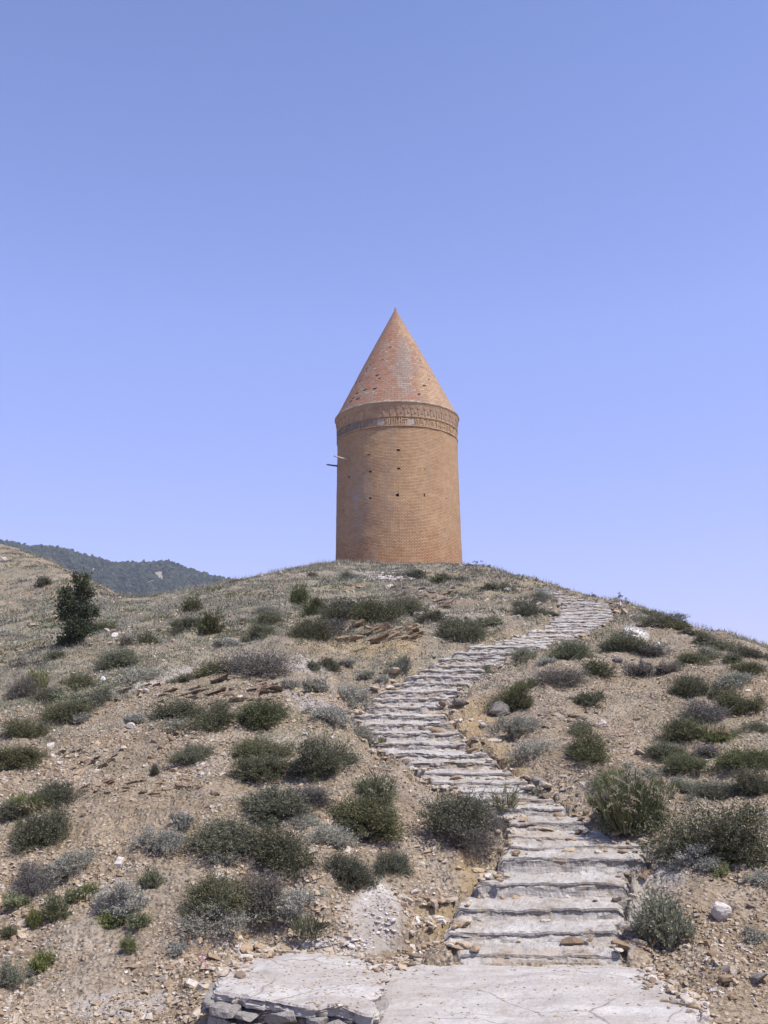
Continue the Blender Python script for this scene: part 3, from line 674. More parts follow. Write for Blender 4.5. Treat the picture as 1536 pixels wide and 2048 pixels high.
G, PL, OC, WH, RD = M['grey_rock'], M['pale_rock'], M['ochre_rock'], M['white_rock'], M['red_rock']
ROCKS = [
 (227,1276,18,14,WH,'bright white stone just uphill of the small dark tree'),
 (206,1364,12,11,WH,'small white stone above the bare pale path of soil left of centre'),
 (262,1456,20,12,PL,'pale stone below the silvery fringe of the broad dark shrub'),
 (998,1430,46,30,G,'angular grey boulder with a shaded underside on bare soil beside the upper steps'),
 (918,1409,36,14,G,'flat grey rock lying against the stair edge where the flight bends'),
 (1077,1574,36,24,G,'blue grey slab standing at the stair edge above the plumed grass'),
 (1292,1331,28,15,RD,'brown slab with dark underside above a grey shrub'),
 (1237,1326,26,9,G,'long grey slab lying between olive shrubs below the upper steps'),
 (1317,1291,9,8,WH,'tiny white stone on the slope below the skyline'),
 (1442,1838,44,38,PL,'rounded pale tan boulder near the big dark shrub'),
 (1345,1718,18,15,G,'small round grey stone beside the fifth step'),
 (1455,1966,36,17,OC,'flat tan rock on bare soil past the landing'),
 (1512,1962,62,20,G,'long flat grey rock at the edge of the view past the landing'),
 (1190,1642,22,20,G,'dark grey stone tucked under the plumed grass clump'),
 (1172,1632,16,13,RD,'small brown stone next to the dark stone by the plumed grass'),
 (838,1920,42,13,RD,'flat brown stone at the back of the landing'),
 (742,1926,20,11,RD,'pinkish stone on the masonry block near its crack'),
 (1014,1182,18,8,WH,'white slab among scrub just below the hilltop skyline'),
 (838,1233,24,13,PL,'tan boulder in the scrub above the layered outcrop'),
 (8,1124,20,12,PL,'pale boulder near the crest of the far slope'),
 (561,1149,12,9,M['masonry'],'small black rock on the skyline of the hill'),
 (1265,1236,15,6,PL,'long white stone lying right of the upper steps'),
 (1252,1262,12,7,WH,'white stone in the rubble pile right of the upper steps'),
 (1268,1268,20,10,PL,'pale stone beside the white one in the rubble right of the upper steps'),
 (1240,1268,13,8,RD,'reddish stone in the rubble right of the upper steps'),
 (1278,1255,14,8,G,'grey stone above the rubble right of the upper steps'),
 (1165,1572,15,9,PL,'pale stone between the slab and the light olive shrub'),
 (1325,1720,24,13,PL,'flat pale stone at the end of the fifth step'),
 (1290,1770,20,14,OC,'ochre stone beside the fourth step'),
 (1275,1440,18,9,OC,'ochre flake on the gravelly slope below the grey slope shrubs'),
 (1205,1450,16,9,PL,'pale flake beside the dark shrub on the right slope'),
 (1313,1476,16,7,G,'flat grey flake in gravel near the right hand scrub'),
 (965,1455,16,10,PL,'pink pale stone on bare soil beside the flight'),
 (985,1522,20,9,RD,'flat brown stone at the end of the thirteenth step'),
 (945,1486,16,8,G,'flat grey stone at the end of the fifteenth step'),
 (640,1898,22,9,PL,'pale stone behind the masonry block'),
 (830,1788,22,10,PL,'pale flat stone above the bare ochre soil by the lower steps'),
 (190,1756,14,12,OC,'ochre stone beside silvery scrub'),
 (470,1700,14,9,PL,'small pale stone between two dark shrubs'),
 (1465,2000,26,12,OC,'ochre rock in the gravel past the landing'),
 (1425,1985,18,9,PL,'pale rock at the outer edge of the landing'),
 (430,1590,22,10,RD,'brown rock among dark broken ledges'),
 (170,1632,22,8,OC,'flat ochre flake below the round dark shrub'),
 (118,1530,18,7,PL,'flat pale flake on the stony slope'),
 (610,1470,12,7,WH,'small white stone in front of silvery scrub'),
 (663,1478,10,9,WH,'white stone at the top of the dense dark shrub'),
]
for k, (px, py, w, h, m, lab) in enumerate(ROCKS): add_rock(px, py, w, h, m, lab, seed=k)

def outcrop(px, py, wpx, hpx, n, mat, label, seed, tilt=-.25, thick=.12):
    """a ledge of bedrock: overlapping tilted slabs grown out of the slope, one body"""
    rs = np.random.RandomState(seed); c = hit(px, py); m = px2m(c); vs, fs = [], []; b = 0
    for k in range(int(n * 1.5)):
        u, q = rs.uniform(-.5, .5), rs.uniform(-.5, .5)
        p = hit(px + u * wpx, py + q * hpx); L = rs.uniform(.10, .25) * wpx * m; T = thick * hpx * m * rs.uniform(.5, 1.35)
        v = rock_verts(rs, L / 2 * 1.2, L * rs.uniform(.35, .65), T, 9, .16, boxy=True) @ rotm(rs.uniform(-.45, .15), tilt + rs.uniform(-.15, .15), rs.uniform(-.35, .35)).T
        vs.append(v + p + np.array([0, .05, T * .25]) - c)
    o = empty('rock_outcrop', c)
    for v in vs: obj('slab', new_mesh('slab', v, IF_, mat), o)
    return tag(o, label, 'rock outcrop', 'bedrock ledges breaking through the slope')
outcrop(760,1268,160,36,26,OC,'layered ochre rock ledge under the broad dark shrub below the tower',1,-.35,.16)
outcrop(850,1198,120,40,22,RD,'broken reddish ledge on the slope straight below the tower',2,-.4,.13)
outcrop(795,1152,80,26,16,PL,'pale crumbled ledge at the foot of the tower',3,-.1,.12)
outcrop(460,1382,180,50,24,RD,'reddish brown ledge under the purplish grey shrub left of the stairs',4,-.3,.12)
outcrop(285,1388,120,34,14,RD,'thin brown ledge along the bare pale soil',41,-.3,.10)
outcrop(340,1512,80,60,16,OC,'dark cracked ochre ledge beside a small shrub on the stony slope',5,.1,.13)
outcrop(362,1580,110,40,16,OC,'lower dark cracked ledge beneath the stony slope',51,.0,.13)
outcrop(170,1525,130,44,14,RD,'thin tilted strata breaking the stony slope',6,-.5,.06)
outcrop(225,1578,120,30,12,OC,'long low broken strata in the middle of the stony slope',61,-.3,.08)
outcrop(425,1725,60,50,8,RD,'steep grey brown slab between two dark shrubs',7,-.8,.10)
outcrop(1140,1440,110,34,12,RD,'rusty crumbled ledge among shrubs right of the stairs',8,.1,.12)
outcrop(1070,1212,55,22,9,G,'grey slabs stacked beside the upper steps',9,.15,.14)
outcrop(100,1478,90,20,9,RD,'brown ledge in front of the dark shrub on the left slope',10,-.2,.13)
outcrop(1500,1840,90,60,9,RD,'reddish crumbling ledge past the pale boulder',12,.1,.10)
outcrop(950,1700,50,60,14,OC,'steep crumbling earth bank beside the fifth step',13,.1,.10)
outcrop(700,1690,70,20,7,RD,'brown stones exposed beneath the tall dark shrub',14,.0,.18)

# ------------------------------------------------------------------ stairway, landing, masonry block
st = tag(empty('stone_stairway', sl[0] * .5 + sr[0] * .5), 'weathered grey stone stairway winding up the hillside to the tower', 'stairway')
S0 = np.array(st.location)
rsS = np.random.RandomState(77)
nS = len(STEPS)
for i in range(nS):
    Lp, Rp = sl[i], sr[i]
    if i + 1 < nS: Ln, Rn = sl[i + 1], sr[i + 1]
    else: Ln, Rn = sl[i] + np.array([-.5, 1.6, .25]), sr[i] + np.array([-.5, 1.6, .25])
    below = sl[i - 1][2] if i else ZL
    rise = max(Lp[2] - below, .05) * (.42 if i > 28 else 1); zl = (Lp[2] + Rp[2]) / 2
    n = 84; u = np.linspace(0, 1, n)
    lip = Lp[None] * (1 - u[:, None]) + Rp[None] * u[:, None]
    nxt_y = (Ln[1] + Rn[1]) / 2; back = np.stack([lip[:, 0] + (np.interp(u, [0, 1], [Ln[0] - Lp[0], Rn[0] - Rp[0]])) * .5, np.full(n, nxt_y + .12), np.full(n, zl + .03)], -1)
    dep = nxt_y - lip[0, 1]
    sd = 100 + i * 13
    lo_ = .45 if i < 13 else .8
    wob = lo_ * .04 * fbm(lip[:, 0] * 2.2, u * 0 + i, 1.0, 5, sd, .6); sagz = lo_ * .032 * fbm(lip[:, 0] * 1.6, u * 0 + i * 3.3, 1.0, 5, sd + 50, .6)
    rows = []
    prof = [(-.10, -rise - .12), (-.085, -rise - .0), (-.045, -rise * .75), (-.012, -rise * .5), (.002, -rise * .28), (.004, -.034), (-.020, -.026), (-.018, -.006), (.006, .0)]
    for k, (dy, dz) in enumerate(prof):
        q = lip.copy(); q[:, 1] += dy + wob; q[:, 2] = zl + dz + sagz
        if 1 <= k <= 5:
            q[:, 1] += lo_ * .045 * fbm(lip[:, 0] * 5 + k * .37, np.full(n, k * .9 + i * 7.7), 1.0, 3, sd + 7) - .012 * rsS.rand(n)
        elif k in (6, 7): q[:, 1] += lo_ * .055 * np.clip(fbm(lip[:, 0] * 3.1, u * 0 + i * 5.1, 1.0, 4, sd + 9, .65) + .25, 0, 1.2); q[:, 2] -= .020 * np.clip(fbm(lip[:, 0] * 4.7, u * 0 + i * 2.1, 1.0, 4, sd + 19, .65), 0, 1)
        rows.append(q)
    for t_ in (.08, .18, .28, .4, .52, .66, .8, .9, 1.0):
        q = lip * (1 - t_) + back * t_; q[:, 1] += wob * (1 - t_); up_ = .62 * max(Ln[2] - Lp[2], 0) if i >= 28 else .05
        q[:, 2] = zl + sagz * (1 - t_) + up_ * t_ + .020 * fbm(q[:, 0] * 4, q[:, 1] * 4, 1.0, 5, 5, .62)
        rows.append(q)
    q = rows[-1].copy(); q[:, 2] -= .3; rows.append(q)
    Gd = np.stack(rows, 1)                                   # n x m x 3
    # ragged ends that dive into the soil
    e = np.minimum(u, 1 - u); drop = np.clip((.045 - e) / .045, 0, 1)
    drop = drop * (.6 + .4 * rsS.rand(n)); Gd[:, :, 2] -= (drop ** 1.6 * .16)[:, None]
    Gd[:, :, 0] += .02 * fbm(Gd[:, :, 1] * 6, Gd[:, :, 2] * 9, 1.0, 2, sd + 3)
    m = Gd.shape[1]
    Vv = Gd.reshape(-1, 3); fcs = grid_faces(n, m)
    sk0 = [np.array([list(range(m))[::-1]]), np.array([[(n - 1) * m + j for j in range(m)]])]
    obj('step', new_mesh('step', Vv - S0, [fcs] + sk0, M['step'], False), st)

def slab(poly, z, depth, name, mat, amp=.03, seed=0, sub=.03, parent=None, origin=None, wallmat=None, edge_rough=.02):
    """a rough poured slab: gridded top clipped to an outline, with irregular sides"""
    poly = np.array(poly)[:, :2]; pts = []
    for i in range(len(poly)):
        a, b = poly[i], poly[(i + 1) % len(poly)]; k = max(2, int(np.linalg.norm(b - a) / sub))
        pts += [a + (b - a) * q / k for q in range(k)]
    pts = np.array(pts); c = pts.mean(0); nrm = pts - c
    pts = pts + edge_rough * np.stack([fbm(pts[:, 0] * 3, pts[:, 1] * 3, 1.0, 6, seed, .62), fbm(pts[:, 0] * 3 + 9, pts[:, 1] * 3, 1.0, 6, seed + 2, .62)], -1) * 1.9
    n = len(pts); rings = np.linspace(1, 0.02, 70); V_ = []
    for q in rings:
        xy = c + (pts - c) * q
        zz = z + amp * fbm(xy[:, 0], xy[:, 1], 1.1, 6, seed + 5, .55) - .012 * (q > .985)
        V_.append(np.column_stack([xy, zz]))
    side = []
    arc = np.concatenate([[0], np.cumsum(np.linalg.norm(np.diff(pts, axis=0), axis=1))])
    for dz in -np.geomspace(.02, depth, 14):
        xy = pts + (pts - c) / np.linalg.norm(pts - c, axis=1)[:, None] * (.030 * fbm(arc * 5, np.full(n, dz * 16 + seed), 1.0, 4, seed + 1, .6))[:, None]
        side.append(np.column_stack([xy, np.full(n, z + dz) + amp * fbm(pts[:, 0], pts[:, 1], 1.1, 6, seed + 5, .55)]))
    allr = side[::-1] + V_
    Vv = np.vstack(allr); m = len(allr)
    fs = [[a * n + i, a * n + (i + 1) % n, (a + 1) * n + (i + 1) % n, (a + 1) * n + i] for a in range(m - 1) for i in range(n)]
    o = obj(name, new_mesh(name, Vv - (origin if origin is not None else 0), [np.array(fs), np.array([[(m - 1) * n + i for i in range(n)]])], mat, False), parent)
    return o
slab(landP, ZL, .8, 'landing', M['landing'], .025, 3, parent=st, origin=S0)
bc = blockP.mean(0); blk = tag(empty('masonry_block', (bc[0], bc[1], ZL - .5)), 'broken rubble masonry block with pale mortar top beside the landing', 'wall')
B0 = np.array(blk.location)
slab(blockP, ZL + .10, .075, 'mortar_cap', M['landing'], .03, 9, parent=blk, origin=B0, edge_rough=.035)
inner_poly = bc + (blockP - bc) * np.array([.985, .97, 1])
slab(inner_poly, ZL + .02, 1.0, 'rubble_core', M['masonry'], .02, 19, parent=blk, origin=B0, edge_rough=.02)
rsb = np.random.RandomState(12)
front = [blockP[k][:2] for k in (2, 3, 4, 5, 6, 7)] + [blockP[8][:2]]
fl_ = np.cumsum([0] + [np.linalg.norm(front[i + 1] - front[i]) for i in range(len(front) - 1)])
for row in range(5):
    s = rsb.uniform(0, .08)
    while s < fl_[-1]:
        w = rsb.uniform(.14, .36); h = rsb.uniform(.06, .085)
        i = min(np.searchsorted(fl_, s + w / 2) - 1, len(front) - 2); i = max(i, 0)
        q = (s + w / 2 - fl_[i]) / (fl_[i + 1] - fl_[i]); p = front[i] * (1 - q) + front[i + 1] * q; d = front[i + 1] - front[i]
        v = rock_verts(rsb, w / 2 * 1.15, .09, h / 2 * 1.2, 5, .07, boxy=True) @ rotm(rsb.uniform(-.1, .1), rsb.uniform(-.12, .12), math.atan2(d[1], d[0])).T
        z = ZL + .0 - row * .088 + rsb.uniform(-.015, .015)
        so = obj('stone', new_mesh('stone', v, IF_, M['masonry']), blk); so.location = np.array([p[0], p[1] - rsb.uniform(.0, .055), z]) - B0
        s += w + rsb.uniform(.0, .035)
# heap of white lime rubble above the block
def heap(px, py, wpx, hpx, n, label, seed):
    rs = np.random.RandomState(seed); c = hit(px, py); m = px2m(c); vs, fs = [], []; b = 0
    for k in range(n):
        r = rs.rand() ** .6; a = rs.uniform(0, 2 * np.pi)
        p = hit(px + r * math.cos(a) * wpx / 2 + (rs.randn() * 3), py + r * math.sin(a) * hpx / 2)
        s = rs.lognormal(-4.5, .5) * (1.25 - .6 * r)
        v = rock_verts(rs, s * 1.3, s, s * .45, 6, .15, True) @ rotm(rs.uniform(-.4, .4), rs.uniform(-.4, .4), rs.uniform(0, 6)).T
        vs.append(v + p - np.array([0, 0, .10 * s]) - c); fs.append(IF2 + b); b += len(v)
    o = obj('lime_rubble', new_mesh('lime_rubble', np.vstack(vs), np.vstack(fs), M['lime'], True)); o.location = c
    return tag(o, label, 'rubble heap', kind='stuff')
heap(757, 1838, 95, 100, 170, 'spill of white lime rubble on the bank above the masonry block', 5)
heap(690, 1893, 150, 22, 90, 'thin strip of pale mortar crumbs behind the masonry block', 6)
heap(500, 1897, 70, 20, 50, 'pale mortar crumbs at the uphill corner of the masonry block', 7)

# ------------------------------------------------------------------ shrubs: prototypes
def leaves(rs, pts, dirs, L, Wd, fold=.0):
    n = len(pts); d = dirs / np.linalg.norm(dirs, axis=1)[:, None]
    s = np.cross(d, rs.normal(size=(n, 3))); s /= np.linalg.norm(s, axis=1)[:, None] + 1e-9
    l = (L * rs.uniform(.6, 1.35, n))[:, None]; w = (Wd * rs.uniform(.7, 1.3, n))[:, None]
    v = np.stack([pts, pts + d * l * .5 + s * w, pts + d * l, pts + d * l * .5 - s * w], 1)
    return v.reshape(-1, 3), np.arange(4 * n).reshape(n, 4)
def twigs(rs, p0, p1, r):
    n = len(p0); d = p1 - p0; u = np.cross(d, rs.normal(size=(n, 3))); u /= np.linalg.norm(u, axis=1)[:, None] + 1e-9
    w = np.cross(d / (np.linalg.norm(d, axis=1)[:, None] + 1e-9), u); vs = []
    mid = (p0 + p1) / 2 + rs.normal(size=(n, 3)) * .08 * np.linalg.norm(d, axis=1)[:, None]
    for c, q in ((p0, 1.0), (mid, .75), (p1, .35)):
        for a in (0, 2.094, 4.189): vs.append(c + r * q * (math.cos(a) * u + math.sin(a) * w))
    v = np.stack(vs, 1).reshape(-1, 3); b = np.arange(n)[:, None] * 9
    fs = []
    for k in (0, 3):
        for i in range(3): fs.append(np.stack([b[:, 0] + k + i, b[:, 0] + k + (i + 1) % 3, b[:, 0] + k + 3 + (i + 1) % 3, b[:, 0] + k + 3 + i], 1))
    return v, np.vstack(fs)
def bush_mesh(seed, n, L, Wd, Rb=.5, Hb=.42, clumps=26, up=.5, airy=.0, spread=.15, ntw=70):
    """a low cushion bush one metre wide: sprigs of leaves gathered in uneven clumps on branching stems"""
    rs = np.random.RandomState(seed)
    a = rs.uniform(0, 2 * np.pi, clumps); el = np.arcsin(rs.uniform(0.0, 1, clumps)); ecc = rs.uniform(.72, 1.0); ph = rs.uniform(0, 6.28)
    rr = rs.uniform(.25, .88, clumps) * (1 + .30 * np.sin(a * 2 + ph) + .18 * np.sin(a * 3 + 2 * ph)) * .86
    cc = np.stack([rr * Rb * np.cos(el) * np.cos(a), ecc * rr * Rb * np.cos(el) * np.sin(a), rr * Hb * np.sin(el) * rs.uniform(.7, 1.25, clumps) + .02], -1)
    sz = rs.lognormal(0, .32, clumps) * spread
    per = 14; ns = n // per; k = rs.choice(clumps, ns, p=sz ** 2 / (sz ** 2).sum())
    o = rs.normal(size=(ns, 3)); o /= np.linalg.norm(o, axis=1)[:, None]
    st_ = cc[k] + o * (sz[k] * rs.rand(ns) ** .7 * .75)[:, None]
    dr = o * .7 + cc[k] / (np.linalg.norm(cc[k], axis=1)[:, None] + .05) * .7 + rs.normal(size=(ns, 3)) * .35 + np.array([0, 0, up])
    dr /= np.linalg.norm(dr, axis=1)[:, None]; ln = sz[k] * rs.uniform(.3, 1.0, ns) * np.where(rs.rand(ns) < .06 + .1 * airy, 1.9, 1.0)
    t_ = np.tile(np.linspace(.0, 1, per), ns)[:, None]; dl = np.repeat(dr, per, 0)
    p = np.repeat(st_, per, 0) + dl * t_ * np.repeat(ln, per)[:, None] + rs.normal(size=(ns * per, 3)) * (.008 + .012 * airy)
    ok = p[:, 2] > .0; p = p[ok]; d = dl[ok] * .8 + rs.normal(size=p.shape) * .6 + np.array([0, 0, up * .3])
    v, f = leaves(rs, p, d, L, Wd)
    i = rs.choice(clumps, ntw); q = rs.choice(len(p), ntw)
    p0 = cc[i] * np.array([.18, .18, .0]) * rs.uniform(.3, 1, (ntw, 1)); p1 = cc[i] + rs.normal(size=(ntw, 3)) * .07; p1[:, 2] = np.abs(p1[:, 2]) + .04
    tv, tf = twigs(rs, p0, p1, .006)
    q = rs.choice(ns, ntw); e1 = st_[q] + dr[q] * (ln[q] * 1.5)[:, None]; ok = e1[:, 2] > .03; bv, bf_ = twigs(rs, st_[q][ok], e1[ok], .0035)
    tf = np.vstack([tf, bf_ + len(tv)]); tv = np.vstack([tv, bv])
    return v, f, tv, tf
PROTO = {}
def proto(kind, fine_, var):
    key = (kind, fine_, var)
    if key in PROTO: return PROTO[key]
    sd = hash_seed(kind) + var * 31 + (0 if fine_ else 500)
    if kind in ('dark', 'olive', 'green', 'purple'):
        prm = dict(n=24000, L=.034, Wd=.0055) if fine_ else dict(n=7000, L=.065, Wd=.011)
        prm.update(spread={'dark': .16, 'olive': .15, 'green': .17, 'purple': .17}[kind], airy={'dark': .25, 'olive': .2, 'green': .35, 'purple': .5}[kind], clumps=30)
        if kind == 'purple': prm['n'] = int(prm['n'] * .75)
    elif kind == 'silver': prm = dict(n=9500, L=.042, Wd=.008, spread=.15, airy=.5, up=.9, clumps=24, ntw=130) if fine_ else dict(n=4200, L=.075, Wd=.013, spread=.15, airy=.5, up=.9, clumps=22, ntw=90)
    elif kind == 'sage': prm = dict(n=8000, L=.05, Wd=.009, spread=.16, airy=.45, up=.9, clumps=22, ntw=70)
    elif kind == 'yellow': prm = dict(n=2600, L=.12, Wd=.014, spread=.17, airy=.4, up=1.2, clumps=14, ntw=40)
    v, f, tv, tf = bush_mesh(sd, **prm)
    me = new_mesh(kind + '_foliage', v, f, M[kind])
    tm = new_mesh(kind + '_twigs', tv, tf, M['twig'] if kind in ('silver', 'sage', 'purple') else M['bark'])
    PROTO[key] = (me, tm); return PROTO[key]
def hash_seed(s): return sum(ord(c) * (i + 3) for i, c in enumerate(s)) % 900
NAMES = dict(dark='shrub', olive='shrub', purple='shrub', green='shrub', silver='silver_shrub', sage='sage_shrub', yellow='herb_clump')
GRP = dict(shrub='low cushion shrubs on the hillside', silver_shrub='silvery scrub plants on the hillside', sage_shrub='grey green scrub plants on the hillside', herb_clump='fresh green herbs on the slope')
rsh = np.random.RandomState(21)
def shrub(px, py, wpx, hpx, kind, label):
    p = hit(px, py); m = px2m(p); w, h = wpx * m, hpx * m
    fine_ = wpx > 62
    me, tm = proto(kind, fine_, int(rsh.randint(4 if fine_ else 3)))
    e = .35; gxy = H0(np.array([p[0] + e, p[0] - e, p[0], p[0]]), np.array([p[1], p[1], p[1] + e, p[1] - e])); sx, sy = (gxy[0] - gxy[1]) / (2 * e), (gxy[2] - gxy[3]) / (2 * e)
    q = np.array([p[0], p[1] + w * .36]); z = float(H(np.array([q[0]]), np.array([q[1]]))[0]) if w < .5 else float(H0(np.array([q[0]]), np.array([q[1]]))[0])
    o = empty(NAMES[kind], (q[0], q[1], z - .02 * w)); o.rotation_mode = 'QUATERNION'
    up = Vector((-sx * .8, -sy * .8, 1)).normalized(); o.rotation_quaternion = Vector((0, 0, 1)).rotation_difference(up) @ Quaternion((0, 0, 1), rsh.uniform(0, 6.28))
    ht = .93 * max(h * 1.08 - .35 * w * max(sy - p[2] / p[1], 0), .40 * w)
    s = w / .77; o.scale = (s, s * rsh.uniform(.82, 1.0), ht / .56)
    obj('foliage', me, o); obj('stems', tm, o)
    tag(o, label, 'herb' if kind == 'yellow' else 'shrub', GRP[NAMES[kind]])
    return o
